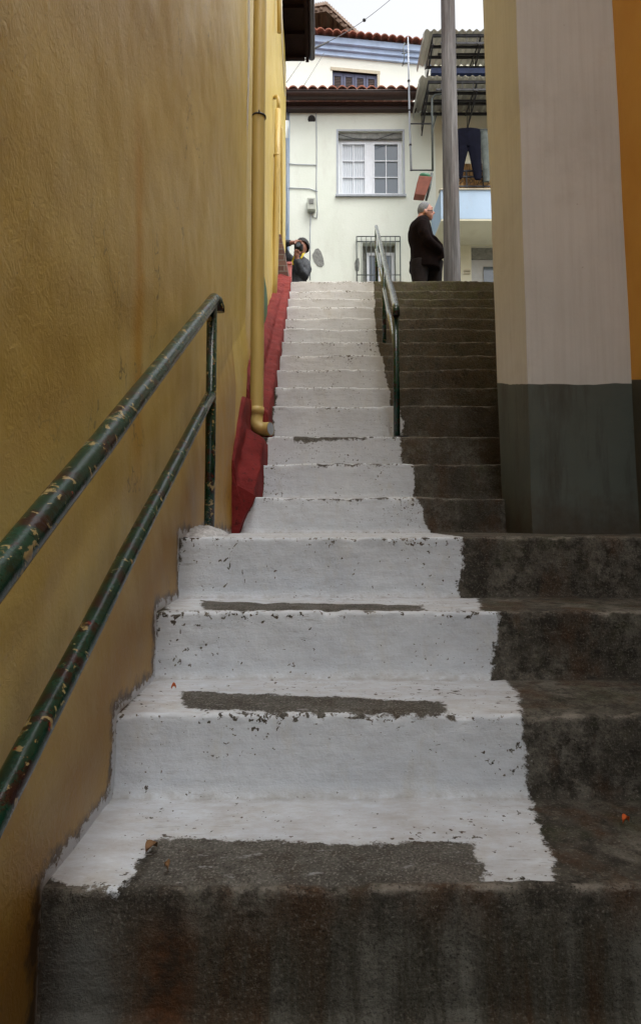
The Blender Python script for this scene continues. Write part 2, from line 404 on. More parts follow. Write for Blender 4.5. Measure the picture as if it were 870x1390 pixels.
def glass_mat():
    m = NT('window glass')
    m.b.inputs['Coat Weight'].default_value = .0
    return m.done((.07, .095, .125), .08, .9)
M['glass'] = glass_mat()
def curtain():
    m = NT('net curtain')
    wv = m.n('ShaderNodeTexWave'); wv.bands_direction = 'X'; wv.inputs['Scale'].default_value = 8; wv.inputs['Distortion'].default_value = 2
    m.l(m.co(), wv.inputs['Vector'])
    c = m.ramp(wv.outputs[1], [(.2, (.48, .53, .59)), (.8, (.72, .76, .80))])
    return m.done(c, .8, .2)
M['curtain'] = curtain()
def corr():
    m = NT('grey green corrugated sheet')
    n = m.noise(3, 6, .6)
    c = m.ramp(n, [(.3, (.40, .385, .34)), (.7, (.52, .50, .45))])
    c = m.mix(m.ramp(m.noise(10, 6, .7), [(.55, 0), (.75, .5)]), c, (.16, .13, .10))
    m.done(c, .55, .4, 0)
    tr = m.n('ShaderNodeBsdfTranslucent'); tr.inputs[0].default_value = (.44, .43, .38, 1); mx = m.n('ShaderNodeMixShader'); mx.inputs[0].default_value = .45
    m.l(m.b.outputs[0], mx.inputs[1]); m.l(tr.outputs[0], mx.inputs[2]); m.l(mx.outputs[0], m.o.inputs[0])
    return m.m
M['corr'] = corr()
def wood_pole():
    m = NT('weathered grey timber')
    g = m.noise(22, 7, .65, (1,1,.05)); n = m.noise(3, 5, .6)
    c = m.ramp(g, [(.3, (.038, .035, .034)), (.5, (.10, .094, .091)), (.7, (.19, .182, .178))])
    c = m.mix(m.ramp(m.noise(5, 5, .7, (1,1,.25)), [(.5, 0), (.7, .5)]), c, (.07, .045, .04))
    return m.done(c, .85, .25, 0, m.bump(g, .9, .01))
M['pole'] = wood_pole()
def brick_mat():
    m = NT('old brown brick')
    br = m.n('ShaderNodeTexBrick'); br.inputs['Scale'].default_value = 1.0
    br.inputs['Brick Width'].default_value = .13; br.inputs['Row Height'].default_value = .06; br.inputs['Mortar Size'].default_value = .006
    br.inputs['Color1'].default_value = (.10, .045, .038, 1); br.inputs['Color2'].default_value = (.16, .085, .07, 1); br.inputs['Mortar'].default_value = (.17, .15, .14, 1)
    x = m.n('ShaderNodeSeparateXYZ'); m.l(m.co(), x.inputs[0]); cb = m.n('ShaderNodeCombineXYZ')
    s_ = m.math('ADD', x.outputs[0], x.outputs[1]); m.l(s_, cb.inputs[0]); m.l(x.outputs[2], cb.inputs[1]); m.l(cb.outputs[0], br.inputs['Vector'])
    c = m.mix(m.ramp(m.noise(20, 6, .7), [(.4, 0), (.7, .5)]), br.outputs[0], (.07, .06, .055))
    return m.done(c, .8, .3, 0, m.bump(m.noise(50, 5, .7), .5, .006))
M['brick'] = brick_mat()
M['pink'] = simple('pink masonry paint', (.50, .17, .17), .6, .2, 10, .4, 50)
def reed():
    m = NT('reed screen')
    n = m.noise(55, 4, .6, (1, 1, .04)); n2 = m.noise(6, 5, .6)
    c = m.ramp(n, [(.3, (.10, .05, .02)), (.5, (.36, .21, .085)), (.7, (.55, .38, .17))])
    return m.done(m.mix(m.ramp(n2, [(.5, 0), (.75, .5)]), c, (.16, .08, .04)), .8, .2, 0, m.bump(n, .8, .01))
M['reed'] = reed()
M['terracotta'] = simple('terracotta pot', (.22, .07, .045), .7, .2)
M['greenpot'] = simple('green plastic', (.02, .13, .06), .45, .2)
M['navy'] = simple('navy cloth', (.005, .0055, .012), .95, .4, 12, .4, 60, spec=.08)
M['greycloth'] = simple('grey green cloth', (.09, .105, .095), .9, .35, 12, .4, 60)
M['suit'] = simple('dark brown wool', (.0075, .0045, .0042), .95, .4, 14, .5, 60, spec=.05)
M['suit2'] = simple('charcoal trousers', (.012, .009, .009), .9, .4, 14, .5, 60, spec=.15)
M['skin'] = simple('skin', (.34, .16, .11), .5, .15, 25, .1)
M['greyhair'] = simple('grey hair', (.15, .155, .165), .8, .45, 90, .9, 160)
M['darkhair'] = simple('black hair', (.012, .010, .010), .6, .4, 90, .8, 160)
M['jacket'] = simple('charcoal jacket', (.040, .045, .054), .7, .55, 22, .9, 30)
M['yellow'] = simple('yellow strap', (.62, .47, .02), .5, .1)
M['camblack'] = simple('camera black', (.010, .010, .012), .35, .2)
M['lens'] = glass_mat()
M['whitelump'] = simple('splashed white paint', (.55, .56, .57), .6, .45, 60, .8, 90)
M['road'] = simple('street concrete', (.16, .155, .14), .85, .3, 5, .5, 50)
M['ground'] = simple('grass and earth', (.06, .07, .035), .9, .4, .8, .4, 10)
M['box'] = simple('meter box', (.42, .44, .38), .5, .15)
M['brownroof'] = simple('brown roof underside', (.30, .22, .17), .8, .35, 4, .4, 20)
M['door'] = simple('grey white door', (.52, .53, .54), .5, .08)
M['leaf_o'] = simple('orange leaf', (.50, .10, .015), .6, .3, 60)
M['leaf_b'] = simple('dry brown leaf', (.20, .11, .05), .7, .4, 60)

# ------------------------------------------------------------------ stairway
def inpoly(x, y, P):
    c = False; j = len(P)-1
    for i in range(len(P)):
        xi, yi = P[i]; xj, yj = P[j]
        if (yi > y) != (yj > y) and x < (xj-xi)*(y-yi)/(yj-yi)+xi: c = not c
        j = i
    return c
def sdist(x, y, P):
    best = 1e9; j = len(P)-1
    for i in range(len(P)):
        ax, ay = P[j]; bx, by = P[i]; dx, dy = bx-ax, by-ay
        L = dx*dx+dy*dy
        t = 0 if L == 0 else max(0, min(1, ((x-ax)*dx+(y-ay)*dy)/L))
        d = (x-ax-t*dx)**2+(y-ay-t*dy)**2
        if d < best: best = d
        j = i
    d = math.sqrt(best)
    return d if inpoly(x, y, P) else -d

# nosing pixel rows (bottom to top) -> depth and height
d = {}; z = {}
d[1] = .957; z[1] = at(435, 1207, d[1]).z
def depth_at(py, zz): return on_z(435, py, zz).y
d[2] = depth_at(1082, z[1]+.004); z[2] = at(435, 970, d[2]).z
d[3] = depth_at(921, z[2]+.004); z[3] = at(435, 830, d[3]).z
d[4] = depth_at(811, z[3]+.004); z[4] = at(435, 729, d[4]).z
rows = [675, 630, 592.5, 551, 525.5, 502, 482.4, 464, 446.5, 432, 417, 405.5, 394.6, 382]
for k, py in enumerate(rows):
    d[5+k] = 2.944+.2744*k; z[5+k] = at(435, py, d[5+k]).z
TOP = 18; d[19] = d[18]+.35
print('depths', {k: round(v, 3) for k, v in d.items()}); print('heights', {k: round(v, 3) for k, v in z.items()})
for k in range(0, -7, -1): d[k] = d[k+1]-.31; z[k] = z[k+1]-.18
ROAD = z[18]

# painted area: (left top, left bottom, right top, right bottom) pixel columns on each riser
edge = {2: (152, 142, 708, 716), 3: (213, 205, 676, 664), 4: (246, 238, 629, 622), 5: (346, 322, 566, 584), 6: (358, 357, 561, 561),
        7: (363, 361, 541, 546), 8: (372, 372, 532, 534), 9: (375, 374, 528, 531), 10: (376, 375, 523, 528), 11: (378, 377, 519, 523),
        12: (380, 379, 513, 518), 13: (382, 381, 510, 512), 14: (385, 383, 509, 510), 15: (387, 386, 508, 509), 16: (389, 388, 508, 509),
        17: (391, 390, 507, 508), 18: (394, 392, 507, 508)}
tread_poly = {
 1: ([(140,1082),(150,1090),(112,1120),(66,1160),(66,1190),(110,1200),(150,1212),(185,1180),(212,1136),(300,1140),(430,1143),(560,1145),(646,1146),(668,1214),(715,1222),(770,1222),(740,1150),(716,1082),(716,1060),(140,1060)], []),
 2: ([(150,985),(205,921),(205,905),(668,905),(700,940),(713,985)], [[(248,940),(430,945),(600,952),(618,978),(430,968),(248,962)]]),
 3: ([(213,840),(238,811),(238,800),(628,800),(650,815),(655,845)], [[(275,815),(360,819),(576,821),(578,831),(440,830),(275,826)]]),
}
riser_hole = {7: [[(396,588),(497,590),(497,595),(430,599),(400,601)]], 6: [[(430,628),(515,628),(515,633),(430,632)]], 5: [[(385,672),(525,674),(525,677),(385,676)]],
              2: [[(248,955),(430,960),(618,968),(618,975),(430,967),(248,965)]]}
riser_add = {8: [[(530,552),(541,552),(549,575),(545,592),(530,592)]], 1: [[(66,1180),(66,1193),(108,1201),(152,1212),(170,1200),(152,1150)]]}
CRACK = {4: [[(324,733),(312,752),(314,766),(309,778),(311,790),(304,797)], [(311,756),(303,762)], [(273,742),(269,752),(271,760)], [(328,768),(331,782),(335,800)], [(280,795),(292,798)]],
         3: [[(244,850),(246,860)]], 2: [[(430,972),(470,976),(520,974)], [(300,1000),(302,1006)]]}
RX = {1: 1.27, 2: 1.27, 3: 1.27, 4: 1.27, 5: .90, 6: .97}

def build_step(n, parent):
    y0, y1 = d[n], d[n+1]; zb = z[n-1]; zt = z[n]
    near = n <= 4; ds = .007 if near else .012
    nr = .008       # nosing radius
    prof = []                          # (Y, Z, kind 0 riser / 1 tread, nose weight, crease weight)
    h = zt-zb
    m = max(4, int((h-nr)/ds))
    for i in range(m+1):
        s = i/m; zz = zb+s*(h-nr)
        cove = .012*max(0, 1-(zz-zb)/.022)**2
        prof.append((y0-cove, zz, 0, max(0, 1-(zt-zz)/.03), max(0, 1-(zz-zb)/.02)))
    for a in (30, 60, 90):
        prof.append((y0+nr-nr*math.cos(R(a)), zt-nr+nr*math.sin(R(a)), .5, 1, 0))
    L = y1+.03-y0-nr; m = max(4, int(L/ds))
    for i in range(1, m+1):
        s = i/m
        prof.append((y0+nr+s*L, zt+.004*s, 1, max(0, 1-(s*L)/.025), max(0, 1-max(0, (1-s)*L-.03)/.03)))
    x0, x1 = -.44, RX.get(n, 1.95); dx = .007 if near else .013
    nx = int((x1-x0)/dx); xs = [x0+(x1-x0)*i/nx for i in range(nx+1)]
    yref = d[n]
    def rpoly(P): return [(at(px, py, yref).x, at(px, py, yref).z) for px, py in P]
    def tpoly(P):
        out = []
        for px, py in P:
            q = on_z(px, py, zt+.002); out.append((q.x, q.y))
        return out
    rh = [rpoly(P) for P in riser_hole.get(n, [])]; ra = [rpoly(P) for P in riser_add.get(n, [])]
    tp = th = None
    if n in tread_poly:
        tp = tpoly(tread_poly[n][0]); th = [tpoly(P) for P in tread_poly[n][1]]
    def ex(k, py):
        e = edge[k]; yk = d[k]
        ztop, zbot = z[k], z[k-1]
        return yk, [at(c, py, yk).x for c in e]
    P = []; att = {'paint': [], 'nose': [], 'upper': [], 'tread': [], 'crease': [], 'bare': [], 'crack': []}
    cracks = [rpoly(Q) for Q in CRACK.get(n, [])]
    e_n = edge.get(n); e_n1 = edge.get(n+1)
    def xw(px, k, top):   # pixel col -> world X on riser k
        zz = z[k] if top else z[k-1]
        s = d[k]
        # row from z
        return (px-CX)*s/ (F*math.cos(PITCH)-0*0+ -(0))*1.0 if False else (px-CX)/_rowscale(s, zz)
    def _rowscale(Y, Z):
        cp, sp = math.cos(PITCH), math.sin(PITCH)
        depth = Y*cp+Z*sp
        return F/depth
    for (Y, Zz, kind, nose, crease) in prof:
        row = []
        for x in xs:
            v = Vector((x, Y, Zz))
            lf = mn.noise(v*3.1)*.006 + mn.noise(v*9+Vector((7,0,0)))*.003
            hf = mn.noise(v*34)*.0016
            ch = nose*min(0, mn.noise(Vector((x*16, n*3.7, 1)))*.9+mn.noise(Vector((x*45, n*3.7, 1)))*.5)*.011
            wob = mn.noise(Vector((x*2.2, n*5.1, 0)))*(.007 if near else .013)+mn.noise(Vector((x*7, n*5.1, 4)))*(.003 if near else .006)*nose
            row.append((x, Y+lf+hf+(wob if n > 1 else 0)-ch*.6, Zz+ch+hf+wob*.4+mn.noise(Vector((x*2.5, n*4.3, 3)))*(.004 if near else .012)*(0 if kind == 0 and Zz < zb+.02 else 1)))
            # paint distance
            pd = -1.0; bare = 0
            if kind < .9 :
                if e_n:
                    s = (Zz-zb)/h
                    l = xw(e_n[0], n, True)*s+xw(e_n[1], n, False)*(1-s); r_ = xw(e_n[2], n, True)*s+xw(e_n[3], n, False)*(1-s)
                    pd = min(x-l, r_-x)
                for Q in rh:
                    q = -sdist(x, Zz, Q)
                    if q < pd: pd = q; bare = 1
                for Q in ra: pd = max(pd, sdist(x, Zz, Q))
            else:
                if tp:
                    pd = sdist(x, Y, tp)
                    for Q in th:
                        q = -sdist(x, Y, Q)
                        if q < pd: pd = q
                        if q < 0: bare = 1
                    if n == 1 and pd < 0 and -.26 < x < .26: bare = 1
                elif e_n and e_n1:
                    s = (Y-y0)/(y1-y0)
                    l = xw(e_n[0], n, True)*(1-s)+xw(e_n1[1], n+1, False)*s
                    r_ = xw(e_n[2], n, True)*(1-s)+xw(e_n1[3], n+1, False)*s
                    pd = min(x-l, r_-x)
                elif e_n:
                    pd = min(x-xw(e_n[0], n, True), xw(e_n[2], n, True)-x)
            cd = 1.0
            if kind < .9:
                for Q in cracks:
                    for (ax, az), (bx, bz) in zip(Q[:-1], Q[1:]):
                        ux_, uz_ = bx-ax, bz-az; tt = max(0, min(1, ((x-ax)*ux_+(Zz-az)*uz_)/(ux_*ux_+uz_*uz_)))
                        cd = min(cd, math.hypot(x-ax-tt*ux_, Zz-az-tt*uz_))
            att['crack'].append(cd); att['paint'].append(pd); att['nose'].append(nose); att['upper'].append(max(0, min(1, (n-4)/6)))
            att['tread'].append(1.0 if kind == 1 else 0.0); att['crease'].append(crease); att['bare'].append(bare)
        P.append(row)
    mb = MB(); mb.grid(P)
    me = mb.mesh('step', False)
    for k, vals in att.items():
        a = me.attributes.new(k, 'FLOAT', 'POINT'); a.data.foreach_set('value', vals)
    return obj('step', me, M['stair'], parent)

stairs = empty('stairway', (0, d[1], z[-6]), 'worn concrete stairway climbing between the houses with a white painted band down its left side', None, kind='structure')
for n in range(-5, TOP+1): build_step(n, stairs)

def plane(name, x0, y0, x1, y1, zz, mat):
    o = MB().add([(x0,y0,zz),(x1,y0,zz),(x1,y1,zz),(x0,y1,zz)], [(0,1,2,3)]).build(name, mat, fix=False)
    return tag(o, kind='structure')
plane('ground', -150, d[18]+.30, 150, 250, ROAD-.03, M['ground'])
plane('street', -14, d[18]+.34, 16, 13.5, ROAD-.001, M['road'])
plane('lower_path', -8, -30, 8, d[-5]+.02, z[-6]+.002, M['road'])

# ------------------------------------------------------------------ left ochre building
def stair_z(y):
    for n in range(-6, 19):
        if d.get(n+1, 99) > y >= d[n]: return z[n]
    return z[18]
lb = empty('ochre_house', (-.41, 3.5, z[-6]), 'ochre yellow stucco house wall with a downpipe rising along the left side of the stairs', 'house')
def wallgrid(X, ya, yb, za, zb, st, name, bulge=True, corner=False):
    ny = int((yb-ya)/st); nz = int((zb-za)/st); P = []; foot = []; gap = []; spl = []
    for i in range(ny+1):
        y = ya+(yb-ya)*i/ny; row = []
        for j in range(nz+1):
            zz = za+(zb-za)*j/nz
            v = Vector((0, y, zz))
            o = mn.noise(v*1.1)*.014+mn.noise(v*4)*.004+mn.noise(v*13)*.0018
            hz = zz-(z[1]+(y-d[1])*.585)
            f = max(0, min(1, 1-hz/.55)) if y < 3 else max(0, min(1, 1-(zz-stair_z(y))/.4))
            if bulge: o += .016*max(0, min(1, 1-hz/.16))**.7
            x = X+o
            if corner and yb-y < .06:
                t = 1-(yb-y)/.06; x -= .05*(1-math.sqrt(max(0, 1-t*t)))
            row.append((x, y, zz)); foot.append(f)
            g_ = 1.0
            if y < 3.3:
                for n_ in range(-1, 6):
                    g_ = min(g_, (max(0, d[n_]-y, y-d[n_+1])**2+(zz-z[n_])**2)**.5, ((y-d[n_])**2+max(0, z[n_-1]-zz, zz-z[n_])**2)**.5)
            gap.append(g_); spl.append(1.0 if y > .95 and y < 3.0 else 0.0)
        P.append(row)
    mb = MB(); mb.grid(P); me = mb.mesh(name, False)
    a = me.attributes.new('foot', 'FLOAT', 'POINT'); a.data.foreach_set('value', foot)
    a = me.attributes.new('gap', 'FLOAT', 'POINT'); a.data.foreach_set('value', gap)
    a = me.attributes.new('splash', 'FLOAT', 'POINT'); a.data.foreach_set('value', spl)
    return obj(name, me, M['wall'], lb)
wallgrid(-.41, .2, 3.5, -1.2, 3.4, .017, 'wall', corner=True)
MB().box((-3.5, -5.0, z[-6]), (-.41, .2, 7.6)).build('wall', M['wall'], lb)  # unseen stretch behind the camera, made tall to darken the lower steps
MB().box((-3.5, .2, 3.4), (-.41, 3.44, 5.0)).build('wall', M['wall'], lb)
wallgrid(-.445, 3.45, 8.0, -.2, 6.0, .05, 'wall', bulge=False)
MB().box((-3.5, 3.5, -.2), (-.47, 8.0, 6.0)).build('wall', M['wall'], lb)
# roof eave above the far half
e = MB()
zb = at(400, 74, 7.9).z
e.box((-.46, 4.2, zb), (-.19, 7.95, zb+.04))
for i in range(10): e.box((-.45, 4.3+i*.4, zb-.045), (-.20, 4.36+i*.4, zb-.001))
e.box((-.19, 4.15, zb-.03), (-.15, 8.0, zb+.12))
e.build('eave', M['eave'], lb)
g = MB(); g.tube([(-.115, 4.1, zb+.06), (-.115, 8.02, zb+.05)], .045, 12).build('gutter', M['gutter'], lb)
MB().prism([(-3.6,4.1,6.0),(-.2,4.1,zb+.13),(-.2,8.1,zb+.13),(-3.6,8.1,6.0)], [(-3.6,4.1,7.6),(-.2,4.1,zb+.17),(-.2,8.1,zb+.17),(-3.6,8.1,7.6)]).build('roof', M['tile'], lb)
# main downpipe with elbow
pd = 3.56; px_x = -.358; r = .0375
pb = at(350, 583, pd).z
dp = MB()
pts = [(px_x+.012, pd, 6.1)]+[(px_x+.012*(zz/6.1)+.003*math.sin(zz*2), pd, zz) for zz in (5, 4, 3.2, 2.4, 1.6, 1.0, pb+.07)]
for a in range(10, 91, 16): pts.append((px_x+.05*(1-math.cos(R(a))), pd-.012*a/90, pb+.05-.05*math.sin(R(a))))
pts.append((px_x+.085, pd-.03, pb))
dp.tube(pts, r, 20, hollow=True)
dpo = dp.build('downpipe', M['pipe'], lb)
zc_ = at(347, 160, pd).z
MB().tube([(px_x+.012*zc_/6, pd, zc_), (px_x+.012*zc_/6, pd, zc_+.010)], r+.0035, 20).tube([(px_x+.01, pd-r, zc_+.005), (px_x+.01, pd-r-.02, zc_+.008)], .004, 6).build('pipe_clamp', M['iron'], dpo)
MB().tube([(px_x+.004, pd, pb+.085), (px_x+.004, pd, pb+.125)], r+.004, 20).build('pipe_collar', M['pipe'], dpo)
MB().tube([(px_x+.082, pd-.0285, pb), (px_x+.0862, pd-.0305, pb)], r-.004, 20).build('pipe_mouth', M['pipe_in'], lb)
# pale cable in the corner behind the pipe
cb = [at(337-10*t+1.5*math.sin(t*9), 0+545*t, 3.50) + Vector((.004, 0, 0)) for t in [i/14 for i in range(15)]]
MB().tube([at(338, -200, 3.5)]+cb, .006, 8).build('cable', M['cable_w'], lb)
# slimmer pipes further up
def slim(px, y0, y1, D, r, name='downpipe', m='pipe'):
    a = at(px[0], y0, D); b = at(px[1], y1, D)
    return MB().tube([a+Vector((-.05,0,-.01)), a+Vector((-.02, 0, .02)), a, a.lerp(b, .3), a.lerp(b, .7), b], r, 12).build(name, M[m], lb)
MB().tube([at(373, 133, 5.95), at(374.5, 130.5, 5.9), at(377, 131.5, 5.86), at(378, 137, 5.85), at(378, 150, 5.85)], .016, 10).tube([at(377.5, 149, 5.85), at(376.5, 220, 5.85), at(375, 300, 5.85), at(373.5, 360, 5.85), at(370.5, 424, 5.8)], .029, 14).build('downpipe', M['pipe'], lb)
MB().tube([at(376, 210, 5.85), at(376, 212, 5.85)], .032, 14).build('pipe_clamp', M['pipe'], lb)
MB().tube([at(380, 173, 6.9), at(381.5, 172, 6.85), at(382.8, 176, 6.85), at(382.2, 326, 6.85)], .012, 10).build('downpipe', M['pipe'], lb)
slim((378.5, 379), -120, 44, 5.9, .02)
MB().tube([at(381.5, -60, 5.6), at(383, 60, 5.6), at(386, 122, 5.8), at(387.5, 130, 6.4)], .006, 6).build('cable', M['cable_w'], lb)
# painted green patch on the far wall
def wx(y, X=-.445):
    return X
pp = []
for (px, py) in [(356,372),(359,376),(362,392),(363.3,408),(363,424),(360.5,438),(357,446),(355,440),(355,400)]:
    q = at(px, py, 1.0); s = -.425/q.x; pp.append(q*s)
MB().add([(p.x, p.y, p.z) for p in pp], [tuple(range(len(pp)))]).build('painted_patch', M['green'], lb, fix=False)

# red curb
rc = empty('red_curb', (-.36, 2.9, z[4]), 'red painted masonry curb running up between the white steps and the ochre wall', 'curb')
def lump(P, amp=.008, s=14):
    return [[tuple(Vector(p)+Vector((mn.noise(Vector(p)*s), mn.noise(Vector(p)*s+Vector((9,0,0))), mn.noise(Vector(p)*s+Vector((0,9,0)))))*amp) for p in row] for row in P]
def densify(sec_fn, ys, n=5):
    P = []
    for y in ys:
        sec = sec_fn(y); row = []
        for a, b in zip(sec[:-1], sec[1:]):
            L = (Vector(b)-Vector(a)).length; k = max(1, int(round(L/.02)))
            k = n
            for i in range(k): row.append(Vector(a).lerp(Vector(b), i/k))
        row.append(Vector(sec[-1])); P.append([(p.x, y, p.y) for p in row])
    return P
def lower_sec(y):
    t = (y-2.90)/.65; tz = .15+.30*min(1, max(0, t*1.9))**1.0
    xr = -.298+.014*min(1, max(0, t*2.2)); xb_ = -.386+.1*min(1, max(0, (t-.06)*6))
    return [(xb_, -.05), (xr, .14), (xr, tz), (xr-.025, tz+.02), (-.375, tz+.055), (-.385, tz+.16+.1*t), (-.43, tz+.18+.1*t)]
ys = [2.90+.65*i/40 for i in range(41)]
mb = MB(); P = lump(densify(lower_sec, ys), .013, 12); mb.grid(P)
# front cap
fr = P[0]; mb.add([(p[0], p[1], p[2]) for p in fr]+[(-.43, 2.90, -.08)], [tuple(range(len(fr)+1))])
mb.build('curb_foot', M['red'], rc, fix=False)
def nl(y): return z[5]+(y-d[5])*(z[18]-z[5])/(d[18]-d[5])
def upper_sec(y):
    b = nl(y)
    t = (y-3.58)/3.0
    hh = .085-.06*t; g = 1-.85*t
    return [(-.284-.022*t, b-.25), (-.286-.022*t, b+hh), (-.305-.018*t, b+hh+.018*g), (-.36, b+hh+.035*g), (-.372, b+hh+.085*g), (-.40, b+hh+.13*g), (-.47, b+hh+.15*g)]
ys = [3.56+(6.62-3.56)*i/150 for i in range(151)]
mb = MB(); P = lump(densify(upper_sec, ys), .013, 13); mb.grid(P)
fr = P[0]; mb.add([p for p in fr]+[(-.47, 3.56, nl(3.56)-.25)], [tuple(range(len(fr)+1))])
mb.build('curb_slope', M['red'], rc, fix=False)

# brick buttress at the head of the curb
bz = nl(6.6)+.07
b0 = at(377, 388, 6.62); b1 = at(394, 388, 6.62); t0 = at(377, 318, 6.62); t1 = at(381.5, 318, 6.62)
bt = MB().prism([b0, b1, b1+Vector((.02,.5,0)), b0+Vector((0,.5,0))], [t0, t1, t1+Vector((.02,.5,0)), t0+Vector((0,.5,0))]).build('brick_buttress', M['brick'], None, bevel=.004)
tag(bt, 'small tapering brown brick buttress at the head of the red curb', 'buttress')
a = at(388.5, 385, 7.3); b = at(395.5, 359, 7.3)
pk = MB(); pk.box((a.x-.06, 7.3, ROAD), (b.x, 7.42, b.z)); pk.box((a.x-.06, 7.29, b.z+.001), (b.x+.006, 7.43, b.z+.03))
tag(pk.build('garden_post', M['pink'], None, bevel=.005), 'stubby pink painted post behind the brick buttress', 'post')

# ------------------------------------------------------------------ handrails
def bent(a, b, n=8, r=.002, seed=0):
    a, b = Vector(a), Vector(b)
    return [a.lerp(b, i/n)+Vector((mn.noise(Vector((i*.7, seed, 0)))*r, 0, mn.noise(Vector((i*.7, seed, 5)))*r)) for i in range(n+1)]
hr = empty('handrail', (-.35, 2.03, z[4]), 'chipped dark green pipe handrail with two rails along the ochre wall', 'handrail', 'tube handrails beside the steps')
DP = 2.03; tx = at(289, 410, DP)
def rail_pt(px, py, X): q = at(px, py, 1.0); return q*(X/q.x)
XR = at(288, 410, DP).x
A = Vector((XR, DP, at(297, 410, DP).z)); Bp = rail_pt(2, 776, XR+.012)
dirr = (A-Bp).normalized()
far = A+dirr*.045
start = Bp-dirr*1.3
pts = bent(start, far, 14)+[far+Vector((.006, .022, .002)), far+Vector((.010, .034, -.014)), far+Vector((.010, .036, -.03))]
MB().tube(pts, .0195, 20, wob=.05).build('top_rail', M['rail'], hr)
A2 = Vector((XR, DP, at(286, 535, DP).z)); B2 = rail_pt(0, 1092, XR+.012); d2 = (A2-B2).normalized()
MB().tube(bent(B2-d2*1.3, A2+d2*.01, 14, seed=4), .0165, 20, wob=.03).build('lower_rail', M['rail'], hr)
MB().tube([(XR, DP, z[4]-.02), (XR+.001, DP, .2), (XR, DP, A.z+.004)], .0165, 16).build('post', M['rail'], hr)
ys_ = -.25; q = start+dirr*0.45
MB().tube([(q.x, q.y, stair_z(q.y)-.05), (q.x, q.y, q.z)], .0165, 16).build('post', M['rail'], hr)
m_ = MB(); P = []
for i in range(25):
    row = []
    for jq in range(29):
        u_, v_ = i/24*2-1, jq/28*2-1; x_ = -.345+.075*u_; y_ = 2.05+.17*v_
        hgt = max(-.4, 1-(u_*.9)**2*.6-v_*v_-.5*mn.noise(Vector((x_*28, y_*28, 0))))
        row.append((x_, y_, z[4]-.002+.034*hgt-.028*max(0, u_)+.004*mn.noise(Vector((x_*80, y_*80, 2)))))
    P.append(row)
m_.grid(P); m_.build('mortar_foot', M['whitelump'], hr, fix=False)

hm = empty('handrail', tuple(at(537, 592, 3.55)), 'worn green pipe handrail standing on the steps between white and bare concrete', 'handrail', 'tube handrails beside the steps')
p1 = at(537, 418, 3.55); p3 = at(510.5, 308, 6.62); zr = lambda y: p1.z+(p3.z-p1.z)*(y-3.55)/(6.62-3.55); xr_ = lambda y: p1.x+(p3.x-p1.x)*(y-3.55)/(6.62-3.55)
dr = (p3-p1).normalized()
MB().tube([p1+Vector((0,-.012,-.035)), p1+Vector((0,-.018,-.012)), p1+Vector((0,-.006,.008))]+bent(p1+dr*.02+Vector((0,0,.006)), p3+dr*.02, 10, .003), .0185, 16).build('top_rail', M['handrail'], hm)
yy2 = 4.97
MB().tube([Vector((xr_(3.57), 3.57, zr(3.57)-.245)), Vector((xr_(yy2), yy2, zr(yy2)-.245))], .014, 12).build('lower_rail', M['handrail'], hm)
MB().tube([Vector((xr_(yy2), yy2, zr(yy2)-.245)), Vector((xr_(6.6), 6.6, zr(6.6)-.24))], .014, 12).build('lower_rail', M['handrail'], hm)
for (yy, zb_, rr) in ((3.55, z[7]-.01, .0185), (yy2, z[12]-.01, .016), (6.62, z[18]-.01, .016)):
    MB().tube([(xr_(yy), yy, zb_), (xr_(yy), yy, zr(yy)-.0)], rr, 14).build('post', M['rail2'], hm)
MB().tube([p1+Vector((0,-.016,-.05)), p1+Vector((0,-.018,-.02)), p1+Vector((0,-.012,.0))], .0215, 14).build('rail_cap', M['rail2'], hm)
MB().box((xr_(yy2)-.06, yy2-.03, z[12]-.004), (xr_(yy2)+.06, yy2+.05, z[12]+.012)).build('foot_plate', M['iron'], hm)
MB().box((xr_(3.55)-.012, 3.525, z[7]-.004), (xr_(3.55)+.06, 3.60, z[7]+.010)).build('foot_plate', M['iron'], hm)

# ------------------------------------------------------------------ right building
rb = empty('rendered_house', (.85, 2.6, z[4]), 'grey cream rendered house corner with dark green painted base on the right of the stairs', 'house')
def line(p, q, D, z0, z1):
    a, b = at(*p, D), at(*q, D)
    f = lambda zz: a+(b-a)*((zz-a.z)/(b.z-a.z))
    return f(z0), f(z1)
zlo, zhi = -.30, 4.5
Ab, At_ = line((683,725), (655,0), 2.99, zlo, zhi)
Cb, Ct = line((722,727), (700,0), 2.60, zlo, zhi)
Bb, Bt = line((868,733), (830,0), 2.56, zlo, zhi)
def quad_grid(a, b, c, dd, n, m, amp=.004, name='wall', mat=None, par=None):
    P = [[(a.lerp(b, i/n)).lerp(dd.lerp(c, i/n), j/m) for j in range(m+1)] for i in range(n+1)]
    Q = [[tuple(p+Vector((mn.noise(p*2.2)*amp, mn.noise(p*2.2+Vector((5,5,5)))*amp, 0))) for p in row] for row in P]
    return MB().grid(Q)
mb = quad_grid(Cb, Bb, Bt, Ct, 12, 120)
m2 = quad_grid(Ab, Cb, Ct, At_, 10, 120)
k = len(mb.v); mb.v += m2.v; mb.f += [tuple(i+k for i in f) for f in m2.f]; mb.sm += m2.sm
bmw = mb.build('corner_pier', M['pillar'], rb, fix=False)
bmm = bmesh.new(); bmm.from_mesh(bmw.data); bmesh.ops.remove_doubles(bmm, verts=bmm.verts, dist=.0005)
for e_ in bmm.edges:
    if len(e_.link_faces) == 2 and e_.calc_face_angle(0) > .6: e_.smooth = False
bmm.to_mesh(bmw.data); bmm.free()
